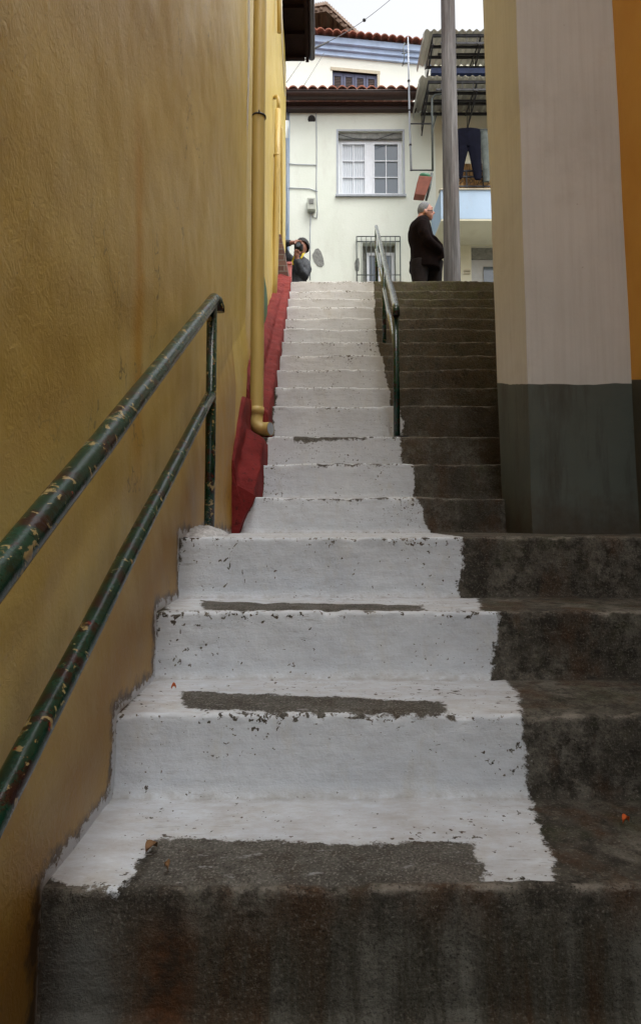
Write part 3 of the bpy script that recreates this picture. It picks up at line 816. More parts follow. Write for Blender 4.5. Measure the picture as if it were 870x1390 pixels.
# hidden flank running back up the street
fl = MB(); q0 = at(681, 725, 2.99); 
x2 = 2.35; 
fl.prism([Vector((Ab.x+.004, 2.995, zlo)), Vector((x2, 7.6, zlo)), Vector((4.5, 7.6, zlo)), Vector((4.5, 2.995, zlo))], [Vector((At_.x+.004, 2.995, zhi)), Vector((x2-.05, 7.6, zhi)), Vector((4.5, 7.6, zhi)), Vector((4.5, 2.995, zhi))])
fl.build('wall', M['pillar'], rb)
zhi = 7.0  # orange wall's unseen top and rear raised to dim the lower steps
ob, ot = line((868,733), (830,0), 2.56, z[-6], zhi)
mb = quad_grid(Vector((ob.x, -4.5, z[-6])), Vector((ob.x, 2.565, z[-6])), Vector((ot.x, 2.565, zhi)), Vector((ot.x, -4.5, zhi)), 60, 60)
mb.build('orange_wall', M['orange'], rb, fix=False)
MB().prism([Vector((ob.x+.03, -4.5, z[-6])), Vector((ob.x+.03, 2.98, z[-6])), Vector((4.5, 2.98, z[-6])), Vector((4.5, -4.5, z[-6]))],
           [Vector((ob.x+.03, -4.5, zhi)), Vector((ob.x+.03, 2.98, zhi)), Vector((4.5, 2.98, zhi)), Vector((4.5, -4.5, zhi))]).build('wall', M['orange'], rb)
# cement lump against the pier foot
# ------------------------------------------------------------------ cream house behind
FD = 11.0
hs_ = empty('cream_house', tuple(at(480, 380, FD)), 'cream plastered house facing down the stairs with white window and tiled roofs', 'house')
hs_.location.z = ROAD
def rect(px0, py0, px1, py1, D): a = at(px0, py0, D); b = at(px1, py1, D); return a.x, b.x, b.z, a.z     # x0,x1,z0,z1
def wall_with_holes(xs0, xs1, zs0, zs1, D, th, holes, mat, name, par):
    xs = sorted({xs0, xs1, *[h[0] for h in holes], *[h[1] for h in holes]}); zs = sorted({zs0, zs1, *[h[2] for h in holes], *[h[3] for h in holes]})
    mb = MB()
    for i in range(len(xs)-1):
        for j in range(len(zs)-1):
            cx, cz = (xs[i]+xs[i+1])/2, (zs[j]+zs[j+1])/2
            if any(h[0] < cx < h[1] and h[2] < cz < h[3] for h in holes): continue
            mb.box((xs[i], D, zs[j]), (xs[i+1], D+th, zs[j+1]))
    me = mb.mesh(name, False); bm = bmesh.new(); bm.from_mesh(me); bmesh.ops.remove_doubles(bm, verts=bm.verts, dist=1e-4)
    seen = {}; kill = []
    for f in bm.faces:
        kk = tuple(sorted(v.index for v in f.verts))
        if kk in seen: kill += [f, seen[kk]]
        else: seen[kk] = f
    bmesh.ops.delete(bm, geom=kill, context='FACES_ONLY'); bmesh.ops.recalc_face_normals(bm, faces=bm.faces)
    bm.to_mesh(me); bm.free()
    return obj(name, me, mat, par)
W1 = rect(459, 178, 547, 265, FD); W2 = rect(492, 329, 537, 392, FD); DR = rect(639, 334, 690, 420, FD)
DR = (DR[0], DR[1], ROAD, DR[3])
xl = at(393, 300, FD).x; xr2 = 4.6; ztop = at(435, 146, FD).z
xmid = at(592, 300, FD).x
wall_with_holes(xl, xmid, ROAD-.2, ztop, FD, .28, [W1, W2], M['facade'], 'wall', hs_)
MB().box((xl-.003, FD+.03, ROAD-.2), (xl-.001, FD+3.4, ztop)).build('side_wall', M['shade_wall'], hs_)
MB().box((xl-.02, FD+.012, ROAD-.2), (xl+.25, FD+3.4, ztop-.05)).build('wall', M['shade_wall'], hs_)
# corner reveal, its shade put into the blue colour
a = at(384, 150, FD+.9); b = at(394, 380, FD+.9)
MB().box((a.x-2.2, FD+.9, ROAD-.2), (b.x, FD+1.2, ztop)).build('wall', M['shade_wall'], hs_)
# upstairs window (two casements, nine panes each side)
x0, x1, z0, z1 = W1
wf = MB(); yD = FD+.10; fw = .05
zh = z1-.11
wf.box((x0, yD, z0), (x0+fw, yD+.06, zh)); wf.box((x1-fw, yD, z0), (x1, yD+.06, zh)); wf.box((x0+fw, yD, z0), (x1-fw, yD+.06, z0+fw)); wf.box((x0+fw, yD, zh-fw), (x1-fw, yD+.06, zh))
xm = x0+(x1-x0)*.49
wf.box((xm-.06, yD-.005, z0+fw), (xm+.06, yD+.055, zh-fw))
wo_ = wf.build('window', M['upvc'], hs_, bevel=.004)
for (a, b, st) in ((x0+fw, xm-.06, 0), (xm+.06, x1-fw, 1)):
    s_ = MB(); fz0, fz1 = z0+fw, zh-fw; t = .028
    s_.box((a, yD-.018, fz0), (a+t, yD+.03, fz1)); s_.box((b-t, yD-.018, fz0), (b, yD+.03, fz1)); s_.box((a+t, yD-.018, fz0), (b-t, yD+.03, fz0+t)); s_.box((a+t, yD-.018, fz1-t), (b-t, yD+.03, fz1))
    mx = (a+b)/2; s_.box((mx-.008, yD-.004, fz0+t), (mx+.008, yD+.02, fz1-t))
    for q in (1/3, 2/3):
        zz = fz0+t+(fz1-fz0-2*t)*q; s_.box((a+t, yD-.003, zz-.008), (mx-.008, yD+.019, zz+.008)); s_.box((mx+.008, yD-.003, zz-.008), (b-t, yD+.019, zz+.008))
    s_.build('casement', M['upvc'], wo_)
    MB().box((a+t-.002, yD+.021, fz0+t-.002), (b-t+.002, yD+.026, fz1-t+.002)).build('pane', M['curtain'] if not st else M['glass'], wo_)
MB().box((x0, FD+.04, z1-.11), (x1, FD+.2, z1-.001)).build('roller_box', M['greyconc'], wo_)
MB().box((x0-.05, FD-.05, z0-.035), (x1+.05, FD+.14, z0-.002)).build('sill', M['sill'], wo_)
sr = MB(); sr.box((x0-.035, FD-.006, z0), (x0-.001, FD+.1, z1+.03)); sr.box((x1+.001, FD-.006, z0), (x1+.035, FD+.1, z1+.03)); sr.box((x0-.001, FD-.006, z1+.001), (x1+.001, FD+.1, z1+.03))
sr.build('surround', M['sill'], wo_)
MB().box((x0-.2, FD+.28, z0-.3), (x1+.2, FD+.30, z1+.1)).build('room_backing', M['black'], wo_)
MB().tube([at(459,182,FD-.02), at(480,188,FD-.02), at(510,190,FD-.02), at(535,181,FD-.02)], .006, 6).build('cable', M['black'], wo_)
# small barred window
x0, x1, z0, z1 = W2
wf = MB(); yD = FD+.12
a = at(497, 344, yD).x; bx = at(535, 344, yD).x; zt_ = at(497, 343, yD).z
wf.box((x0, FD+.16, z0), (a, FD+.2, z1)); wf.box((bx, FD+.16, z0), (x1, FD+.2, z1)); wf.box((a, FD+.16, zt_), (bx, FD+.2, z1))
w2 = wf.build('window', M['greyconc'], hs_)
wf = MB(); t = .05
wf.box((a, yD, z0), (a+t, yD+.05, zt_)); wf.box((bx-t, yD, z0), (bx, yD+.05, zt_)); wf.box((a+t, yD, zt_-t), (bx-t, yD+.05, zt_)); mx = (a+bx)/2; wf.box((mx-.035, yD, z0), (mx+.035, yD+.05, zt_-t)); wf.box((a+t, yD, z0), (bx-t, yD+.05, z0+t))
wf.build('window_frame', M['upvc'], w2)
MB().box((a+t-.002, yD+.02, z0+t-.002), (bx-t+.002, yD+.026, zt_-t+.002)).build('pane', M['glass'], w2)
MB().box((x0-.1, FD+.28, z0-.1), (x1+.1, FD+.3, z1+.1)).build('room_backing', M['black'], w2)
gr = MB(); gx0, gx1, gz0, gz1 = rect(484, 321, 543.5, 390, FD-.06); yg = FD-.06
for i in range(10):
    xx = gx0+(gx1-gx0)*i/9; gr.tube([(xx, yg, gz0), (xx, yg, gz1)], .0065 if 0 < i < 9 else .010, 6)
for zz in (gz1, gz1-.09, gz0+.22, gz0): gr.tube([(gx0, yg, zz), (gx1, yg, zz)], .009, 6)
for xx in (gx0, gx1):
    for zz in (gz0+.1, gz1-.05): gr.tube([(xx, yg, zz), (xx, FD+.02, zz)], .007, 6)
gr.build('window_grille', M['iron_g'], w2)
# roof edge: gutter + tile row
zg = at(435, 136, FD-.2).z
gx0 = at(385, 130, FD-.2).x; gx1 = at(566, 130, FD-.2).x
g = MB(); g.box((gx0, FD-.16, zg-.04), (gx1, FD+.3, zg-.005)); g.box((gx0, FD-.12, zg-.10), (gx1, FD+.0, zg-.041)); g.build('soffit', M['gutter'], hs_)
g = MB(); P = []
for i in range(2):
    row = []
    for k in range(13):
        th = math.pi*k/12; row.append(((gx0, gx1)[i], FD-.24-.09*math.cos(th), zg+.09-.10*math.sin(th)))
    P.append(row)
g.grid(P); P2 = [[(x, y, z_+.005) if 0 else (x, y+ .004, z_+.004) for x, y, z_ in row] for row in P]; g.grid(P2)
g.tube([(gx0, FD-.33, zg+.09), (gx1, FD-.33, zg+.09)], .012, 8); g.build('gutter', M['gutter'], hs_)
def tileroof(x0, x1, y0, z0, y1, z1, y0b=None, z0b=None, per=.17, name='roof', par=None, mat='tile', amp=.030):
    """tiled slope from front edge to back edge; the front edge may run at an angle (x1 end at y0b,z0b)"""
    y0b = y0 if y0b is None else y0b; z0b = z0 if z0b is None else z0b
    nx = int((x1-x0)/per*12); rows_ = 14; P = []; Q = []
    for j in range(rows_*2+1):
        jj = j//2; f = (jj if j % 2 == 0 else jj+.96)/rows_; lift = 0 if j % 2 == 0 else 0
        row = []; rq = []
        for i in range(nx+1):
            s = i/nx; x = x0+(x1-x0)*s
            ph = (x-x0)/per*2*math.pi
            jit = mn.noise(Vector((math.floor((x-x0)/per), jj, 3)))*.02
            ya = y0+(y0b-y0)*s; za = z0+(z0b-z0)*s
            yy = ya+(y1-y0)*f+jit; zz = za+(z1-z0)*f+amp*(abs(math.cos(ph/2))**.8*2-1)+(.022 if j % 2 == 0 else 0)
            row.append((x, yy, zz)); rq.append((x, yy, zz-.022))
        P.append(row); Q.append(rq)
    mb = MB(); mb.grid(P); mb.grid(Q); mb.grid([P[0], Q[0]])
    return mb.build(name, M[mat], par, fix=False)
tileroof(gx0, gx1+.02, FD-.32, zg+.14, 13.1, zg+.95, par=hs_)
# upper storey set back, slightly turned
UL, UR = 13.0, 13.42
pl = [at(384, 124, UL), at(590, 124, UR)]
def up(px, py, off=0.0):     # point on the upper wall plane at a pixel
    q = at(px, py, 1.0)
    a, b = at(384, 0, UL), at(590, 0, UR)
    dx, dy = b.x-a.x, b.y-a.y
    s = (a.x*dy-a.y*dx)/(q.x*dy-q.y*dx)
    n = Vector((dy, -dx, 0)).normalized()
    return q*s+n*off
ztu = up(480, 62).z
zbu = zg+.1
h0 = up(451, 96); h1 = up(512, 101); zh0 = zbu+.02; zh1 = up(480, 98).z
A0 = up(370, 124); B0 = up(596, 124); ux = (B0-A0); ux.z = 0; LU = ux.length; ux.normalize(); un = Vector((ux.y, -ux.x, 0))
MU = Matrix(((ux.x, -un.x, 0, A0.x), (ux.y, -un.y, 0, A0.y), (0, 0, 1, 0), (0, 0, 0, 1)))   # local x along wall, y into the wall
def lx(p): v = p-A0; return v.x*ux.x+v.y*ux.y
hx0, hx1 = lx(h0), lx(h1)
uw = wall_with_holes(0, LU, zbu-1.5, ztu, 0, .25, [(hx0, hx1, zbu+.35, zh1)], M['facade_up'], 'wall', None)
uw.data.transform(MU); uw.parent = hs_; uw.matrix_parent_inverse = Matrix.Translation(-hs_.location)
def ubox(mb, a, b): return mb.box(a, b, MU)
zc = up(480, 80).z; zc2 = ztu
c_ = MB(); ubox(c_, (0, -.05, zc), (LU, 0-.001, zc+.10)); ubox(c_, (0, -.10, zc+.101), (LU, -.002, zc+.20)); ubox(c_, (0, -.16, zc+.201), (LU, .2, zc2+.03)); c_.build('cornice', M['cornice'], hs_)
c_ = MB(); ubox(c_, (hx0-.04, -.012, zh1), (hx1+.06, .2, zh1+.07)); ubox(c_, (hx1+.001, -.01, zbu), (hx1+.05, .2, zh1-.001)); c_.build('lintel', M['lintel'], hs_)
sh = MB(); ubox(sh, (hx0, .07, zbu+.2), (hx1, .10, zh1)); sw_ = sh.build('window', M['shutter'], hs_)
wdt = (hx1-hx0)/4
for i in range(4):
    a, b = hx0+i*wdt, hx0+(i+1)*wdt
    s_ = MB(); ubox(s_, (a+.006, .04, zbu+.2), (a+.05, .069, zh1-.01)); ubox(s_, (b-.05, .04, zbu+.2), (b-.006, .069, zh1-.01)); ubox(s_, (a+.051, .04, zh1-.09), (b-.051, .069, zh1-.01)); s_.build('shutter', M['shutter'], sw_)
    s_ = MB()
    for k in range(12):
        zz = zh1-.1-k*.035; ubox(s_, (a+.051, .05, zz-.022), (b-.051, .062, zz))
    s_.build('louvres', M['slat'], sw_)
e0 = up(384, 57); e1 = up(590, 68)
tileroof(up(370,60).x, up(592,68).x, up(370,60).y-.28, ztu+.07, up(370,60).y+2.4, ztu+.75, y0b=up(592,68).y-.28, z0b=ztu+.07, par=hs_)
# cables, vent, meter box on the facade
MB().tube([at(423, 162, FD-.004), at(423, 162, FD-.02)], .068, 16).build('vent', M['black'], hs_)
cabs = [[(430,146),(429,152),(430,200),(429.5,260),(431,285),(430,296),(425,294),(423,286)], [(391,222),(400,223),(429,224)], [(391,255),(420,256),(431,260)], [(422,284),(421,320),(421,380)], [(390,150),(391,300),(388,320)]]
cm = MB()
for cc in cabs: cm.tube([at(x, y, FD-.012) for x, y in cc], .0075, 6)
cm.build('wall_cable', M['sill'], hs_)
a = at(417, 269, FD-.1); b = at(428, 285, FD-.1)
mbx = empty('meter_box', tuple(at(422, 285, FD-.03)), 'small grey electric meter box on the cream facade with cable loop', 'meter box')
MB().box((a.x, FD-.12, b.z), (b.x, FD-.002, a.z)).build('casing', M['box'], mbx, bevel=.01)
MB().box((a.x+.03, FD-.128, b.z+.10), (b.x-.03, FD-.1205, a.z-.03)).build('dial_window', M['greyconc'], mbx)
# bare cement patches
def blob(pts, D, name, mat, par, th=.006):
    ps = [at(x, y, D) for x, y in pts]
    return MB().prism([p+Vector((0, th, 0)) for p in ps], ps).build(name, mat, par)
blob([(428,338),(432,337),(436,342),(439,351),(440,359),(437,362),(431,361),(426,354),(424,346)], FD-.008, 'bare_patch', M['greyconc'], hs_)
blob([(483,352),(487,350),(488,358),(487,368),(482,367),(481,358)], FD-.008, 'bare_patch', M['greyconc'], hs_)

# ------------------------------------------------------------------ balcony house (right)
bh = empty('balcony_house', (xmid, FD, ROAD), 'warm cream house with light blue balcony and two corrugated awnings at top right', 'house')
ztb = at(600, 88, FD).z
wall_with_holes(xmid+.001, xr2, ROAD-.2, ztb, FD, .28, [DR], M['facade2'], 'wall', bh)
BD = 10.1
x0, x1, z0, z1 = rect(598, 258, 700, 297, BD)
p_ = MB(); x1 = 4.4
p_.box((x0, BD, z0), (x1, BD+.08, z1)); p_.box((x0, BD+.081, z0), (x0+.08, FD, z1)); p_.build('parapet', M['parapet'], bh)
MB().box((x0+.002, BD+.003, z0-.03), (x1, FD-.001, z0-.002)).build('balcony_floor', M['facade2'], bh)
cp_ = MB().box((x0-.02, BD-.02, z1+.001), (x1, BD+.10, z1+.02)).build('coping', M['lintel'], bh)
# railing + reed screen
rl = MB(); RD = BD+.04
for py in (232, 240, 253): 
    zz = at(620, py, RD).z; rl.box((x0+.05, RD-.01, zz-.012), (x1, RD+.012, zz+.012))
for i in range(12):
    xx = x0+.15+i*.27; rl.box((xx, RD-.008, z1), (xx+.018, RD+.008, at(620,232,RD).z))
za, zb_ = at(620, 240, RD).z, at(620, 253, RD).z
for i in range(16):
    xx = x0+.12+i*.16; rl.tube([(xx, RD-.012, zb_+.02), (xx+.05, RD-.012, za-.03), (xx+.09, RD-.012, (za+zb_)/2), (xx+.03, RD-.012, zb_+.04)], .006, 5)
rl.build('railing', M['iron'], bh)
zs1 = at(620, 222, RD+.05).z
mb = MB(); P = []
for j in range(7):
    P.append([(x0+.06+(x1-x0-.1)*i/300, RD+.05+.006*math.cos(i*1.9)+.01*mn.noise(Vector((i*.05, j, 0))), z1+(zs1-z1)*j/6+(.02*mn.noise(Vector((i*.6, 0, 7))) if j == 6 else 0)) for i in range(301)])
mb.grid(P); mb.build('reed_screen', M['reed'], bh, fix=False)
# slab between the floors and blue beam
zbl = at(620, 96, 10.2).z
MB().box((at(585,96,10.2).x, 10.2, zbl-.04), (4.4, 10.28, zbl+.05)).build('beam', M['blueiron'], bh)
MB().box((at(588,90,10.3).x, 10.3, zbl+.0), (4.4, 10.98, zbl+.05)).build('upper_floor', M['facade2'], bh)
def awning(pf, pw, Df, Dw, name='awning'):
    """corrugated sheet from front edge row to the wall row"""
    a = at(*pf, Df); b = at(*pw, Dw)
    xa, xb = a.x, 4.3; per = .076*1.5; nx = int((xb-xa)/per*10); P = []; Q = []
    for j in range(9):
        s = j/8; row = []
        for i in range(nx+1):
            x = xa+(xb-xa)*i/nx
            row.append((x+(b.x-a.x)*s*max(0, 1-i/30), a.y+(b.y-a.y)*s, a.z+(b.z-a.z)*s+.02*math.sin((x-xa)/per*2*math.pi)))
        P.append(row)
    mb = MB(); mb.grid(P); mb.grid([[(x, y, z_+.004) for x, y, z_ in r_] for r_ in P])
    # curved verge at the left end hanging down
    ve = []
    for j in range(9):
        s = j/8; row = []
        p = Vector((a.x+(b.x-a.x)*s, a.y+(b.y-a.y)*s, a.z+(b.z-a.z)*s+.02*0))
        for k in range(7): row.append((p.x-.045*math.sin(k/6*3.14)*.6-.02*k/6, p.y, p.z-.13*k/6))
        ve.append(row)
    mb.grid(ve)
    sh_ = mb.build('corrugated_sheet', M['corr'], bh, fix=False)
    fr_ = MB()
    for s in (.06, .36, .66, .97):
        p = a.lerp(b, s); fr_.box((p.x+.12, p.y-.015, p.z-.075), (xb, p.y+.015, p.z-.035))
    for s in (.06, .36):
        p = a.lerp(b, s); fr_.box((p.x+.25, p.y-.010, p.z-.20), (xb, p.y+.010, p.z-.17))
    xx = a.x+.13
    while xx < xb:
        fr_.tube([(xx, a.y+.06, a.z-.06), (xx+.05, b.y-.02, b.z-.08)], .013, 6)
        fr_.tube([(xx, a.y+.06, a.z-.19), (xx+.05, b.y-.02, b.z-.45)], .012, 6)
        for k in range(5):
            s = k/4; s2 = (k+.5)/4
            fr_.tube([(xx, a.y+.06+.9*s*.8, a.z-.06), (xx, a.y+.06+.9*min(1, s2)*.8, a.z-.19-.2*s2)], .007, 5)
        for k in range(4): fr_.box((xx+.2+k*.17, a.y+.05, a.z-.18), (xx+.212+k*.17, a.y+.062, a.z-.07))
        xx += .78
    fr_.build('awning_frame', M['iron'], sh_)
    return sh_
awning((571, 104), (562, 152), 9.85, FD-.02)
awning((577, 41), (568, 89), 9.85, FD-.02)
# upright pipe and stand-off brackets
pr = MB()
pr.tube([at(604, 127, 10.0), at(590, 129, 10.0), at(586, 134, 10.0), at(587, 232, 10.0)], .017, 8)
pr.tube([at(588, 158, 10.0), at(585.5, 180, 10.0), at(592, 157, 10.3)], .009, 6)
pr.tube([at(586, 235, 10.0), at(583, 255, 10.0), at(578, 272, 10.0)], .02, 8)
pr.build('upright_pipe', M['iron_g'], bh)
mast = empty('antenna_mast', tuple(at(557, 232, 10.6)), 'thin grey antenna mast clamped beside the awnings of the balcony house', 'antenna')
mp = MB(); mp.tube([at(553.5, 50, 10.6), at(554.5, 100, 10.6), at(556, 170, 10.6), at(558, 232, 10.6)], [.010, .015, .018, .019], 8); mp.build('pole', M['sill'], mast)
mp = MB()
for y, l in ((60, 6), (72, 9), (86, 7)):
    mp.tube([at(554-l, y+1, 10.6), at(554+2, y-1, 10.6)], .008, 5)
mp.tube([at(549, 58, 10.6), at(547, 66, 10.5), at(549, 78, 10.5), at(546, 90, 10.5)], .008, 5)
mp.build('aerial', M['iron_g'], mast)
for y in (168, 231): MB().tube([at(557, y, 10.6), at(587, y, 10.02)], .012, 6).build('bracket', M['iron'], mast)
for y in (110, 150, 197): MB().tube([at(554.3+(y-100)*.026, y, 10.6)+Vector((0,0,-.015)), at(554.3+(y-100)*.026, y, 10.6)+Vector((0,0,.015))], .023, 8).build('joint', M['iron'], mast)
# door under the balcony
x0, x1, z0, z1 = DR
MB().box((x0, FD+.08, z1-.20), (x1, FD+.2, z1)).build('shutter_box', M['greyconc'], bh)
dm = MB().box((x0, FD+.12, ROAD), (x1, FD+.16, z1-.201)).build('door', M['door'], bh)
a = at(656, 362, FD+.1); MB().box((a.x, FD+.10, a.z-.35), (a.x+.28, FD+.119, a.z)).build('door_glass', M['glass'], dm)
mm = MB(); a = at(632, 366, FD-.03); mm.box((a.x-.03, FD-.03, a.z-.02), (a.x+.08, FD-.001, a.z)); mm.box((a.x-.03, FD-.03, a.z-.07), (a.x+.08, FD-.001, a.z-.05)); mm.build('letter_slot', M['lintel'], bh)

# laundry
def garment(outline_l, outline_r, ys_px, D, th, seed):
    """closed cloth lofted between left and right outlines"""
    front = []; back = []
    n = 9
    for (l, r_, y) in zip(outline_l, outline_r, ys_px):
        a, b = at(l, y, D), at(r_, y, D); rf = []; rbk = []
        for i in range(n+1):
            s = i/n; p = a.lerp(b, s)
            off = th*math.sin(math.pi*s)**.6 + .018*mn.noise(Vector((p.x*14, p.z*3, seed)))*math.sin(math.pi*s)
            rf.append((p.x, p.y-off, p.z)); rbk.append((p.x, p.y+th*.6*math.sin(math.pi*s), p.z))
        front.append(rf); back.append(rbk)
    mb = MB(); mb.grid(front); mb.grid(back); mb.grid([front[0], back[0]]); mb.grid([front[-1], back[-1]]); return mb
LD = 10.02
tr = garment([620,619,619,620], [651,652,652,652.5], [175,180,190,199], LD, .035, 1)
t2 = garment([620,620,620.5,621,622], [637,634,631,628.5,627.5], [199,208,220,235,242], LD, .03, 2)
t3 = garment([633,636,639,642,644], [652.5,653,653.5,653.5,652.5], [199,208,222,238,244], LD, .03, 3)
for t_ in (t2, t3):
    k = len(tr.v); tr.v += t_.v; tr.f += [tuple(i+k for i in f) for f in t_.f]; tr.sm += t_.sm
tag(tr.build('trousers', M['navy'], None, fix=False), 'dark navy trousers hung on the washing line above the blue balcony', 'trousers')
gs = garment([651,652,653,654,655,656], [664,664,665,665,665,664], [176,190,205,222,238,247], LD+.05, .03, 6)
tag(gs.build('hanging_shirt', M['greycloth'], None, fix=False), 'grey green garment on the washing line beside the navy trousers', 'shirt')
tag(MB().tube([at(604, 176, LD+.01), at(640, 175.5, LD+.01), at(690, 175, LD+.01)], .005, 6).build('washing_line', M['black'], None), 'thin washing line strung above the balcony railing', 'washing line')
# hanging pot
fp = empty('flower_pot', tuple(at(573, 266, 9.95)), 'tilted terracotta flower pot with green liner hung beside the balcony', 'flower pot')
a = at(569, 266, 9.95); ax = (at(575.5, 243, 9.95)-a); L = ax.length; ax.normalize()
w0, w1 = at(561.5, 268, 9.95), at(576, 269, 9.95); w2, w3 = at(585, 245, 9.95), at(567, 243.5, 9.95); dv = Vector((0, .09, 0))
MB().prism([w0-dv, w1-dv, w1+dv, w0+dv], [w3-dv*1.3, w2-dv*1.3, w2+dv*1.3, w3+dv*1.3]).build('pot', M['terracotta'], fp, bevel=.012)
gm = MB(); gm.tube([at(575.5, 245, 9.95), at(576, 241, 9.95), at(576.3, 238.5, 9.95)], [.075, .092, .088], 16); gm.build('liner', M['greenpot'], fp)
MB().tube([at(582, 252, 9.97), at(574, 254, 9.97)], .008, 6).build('hook', M['iron'], fp)

# big brown gable beyond
gb = empty('far_house', (0, 17, ROAD), 'brown tiled gable roof of a taller house behind the blue cornice', 'house')
GD = 16.5
ap = at(443, 3, GD); re = at(502, 58, GD); le = at(380, 14, GD)
back = Vector((0, 5, 0))
def slope_tiles(a, b, out, name):
    # roof slope between apex a and eave b, running back
    n = 40; P = []; Q = []
    for j in range(2):
        row = []; rq = []
        for i in range(n*6+1):
            s = i/(n*6); p = a.lerp(b, s)+back*j
            row.append((p.x, p.y, p.z+.045*abs(math.sin(s*n*.5*math.pi)))); rq.append((p.x, p.y, p.z-.06))
        P.append(row); Q.append(rq)
    mb = MB(); mb.grid(P); mb.grid(Q); mb.grid([P[0], Q[0]]); return mb.build(name, M['brownroof'], gb, fix=False)
slope_tiles(ap, re, 1, 'roof'); slope_tiles(ap, le, 1, 'roof')
dn = Vector((0, .75, -.10))
w_ = MB(); w_.prism([ap+dn, re+dn+Vector((-.3,0,-.1)), re+dn+Vector((-.3,0,-6)), le+dn+Vector((.3,0,-6)), le+dn+Vector((.3,0,-.1))], [p+Vector((0,3.5,0)) for p in [ap+dn, re+dn+Vector((-.3,0,-.1)), re+dn+Vector((-.3,0,-6)), le+dn+Vector((.3,0,-6)), le+dn+Vector((.3,0,-.1))]])
w_.build('gable_wall', simple('reddish brown boarding', (.075, .035, .028), .8, .3), gb)
bg_ = MB()
for e_ in (re, le):
    dv = (e_-ap); 
    for s in (0, 1):
        o1 = Vector((0, .03+.75*s, -.10-.0*s)); a_, b_ = ap+o1, e_+o1
        bg_.prism([a_, b_, b_+Vector((0,.05,0)), a_+Vector((0,.05,0))], [a_+Vector((0,0,-.13)), b_+Vector((0,0,-.13)), b_+Vector((0,.05,-.13)), a_+Vector((0,.05,-.13))])
    for k in range(1, 9):
        p = ap.lerp(e_, k/9)+Vector((0, .0, -.11)); bg_.box((p.x-.035, p.y, p.z-.07), (p.x+.035, p.y+1.0, p.z))
bg_.build('rafter', simple('brown rafters', (.15, .095, .065), .8, .3), gb)

# utility pole
up_ = MB(); pts = []; rs = []
for i in range(30):
    s = i/29; zz = ROAD-.1+s*7.5; xx = at(613.5, 375, 8.75).x; pts.append(Vector((xx+mn.noise(Vector((0, 0, zz*.5)))*.02, 8.75, zz))); rs.append(.122-.034*s)
tag(up_.tube(pts, rs, 28, wob=.03).build('utility_pole', M['pole'], None), 'weathered grey wooden utility pole beside the man at the head of the stairs', 'pole')
# overhead cable with insulators
oc = MB()
c0 = at(387, 82, 8.05); c1 = at(535, -5, 10.5); cpts = []
for i in range(13): s = i/12; p = c0.lerp(c1, s); cpts.append(p+Vector((0, 0, -.12*math.sin(math.pi*s))))
far_ = c1+(c1-c0)*.8
oc.tube(cpts[:5], .016, 6); oc.tube(cpts[4:]+[far_], .005, 6)
oc.tube([cpts[2], cpts[2]+Vector((.03,0,-.09)), cpts[2]+Vector((-.06,0,-.13)), cpts[1]], .006, 6)
oc.ell(cpts[8], (.03,.03,.025), nu=8, nv=6)
tag(oc.build('overhead_cable', M['black'], None), 'black overhead cable running up to the right from the dark brown eave', 'cable')
oc = MB(); oc.tube([at(389, 112, 8.1), at(410, 82, 9.5), at(418, 66, 10.5)], .004, 5)
tag(oc.build('thin_wire', M['iron_g'], None), 'short thin wire crossing the upper wall next to the brown eave', 'cable')
oc = MB(); oc.tube([at(409, 122, 10.9), at(440, 72, 12.6)], .005, 5)
tag(oc.build('thin_wire', M['iron_g'], None), 'longer slanting thin wire from the tiled roof edge to the blue cornice', 'cable')

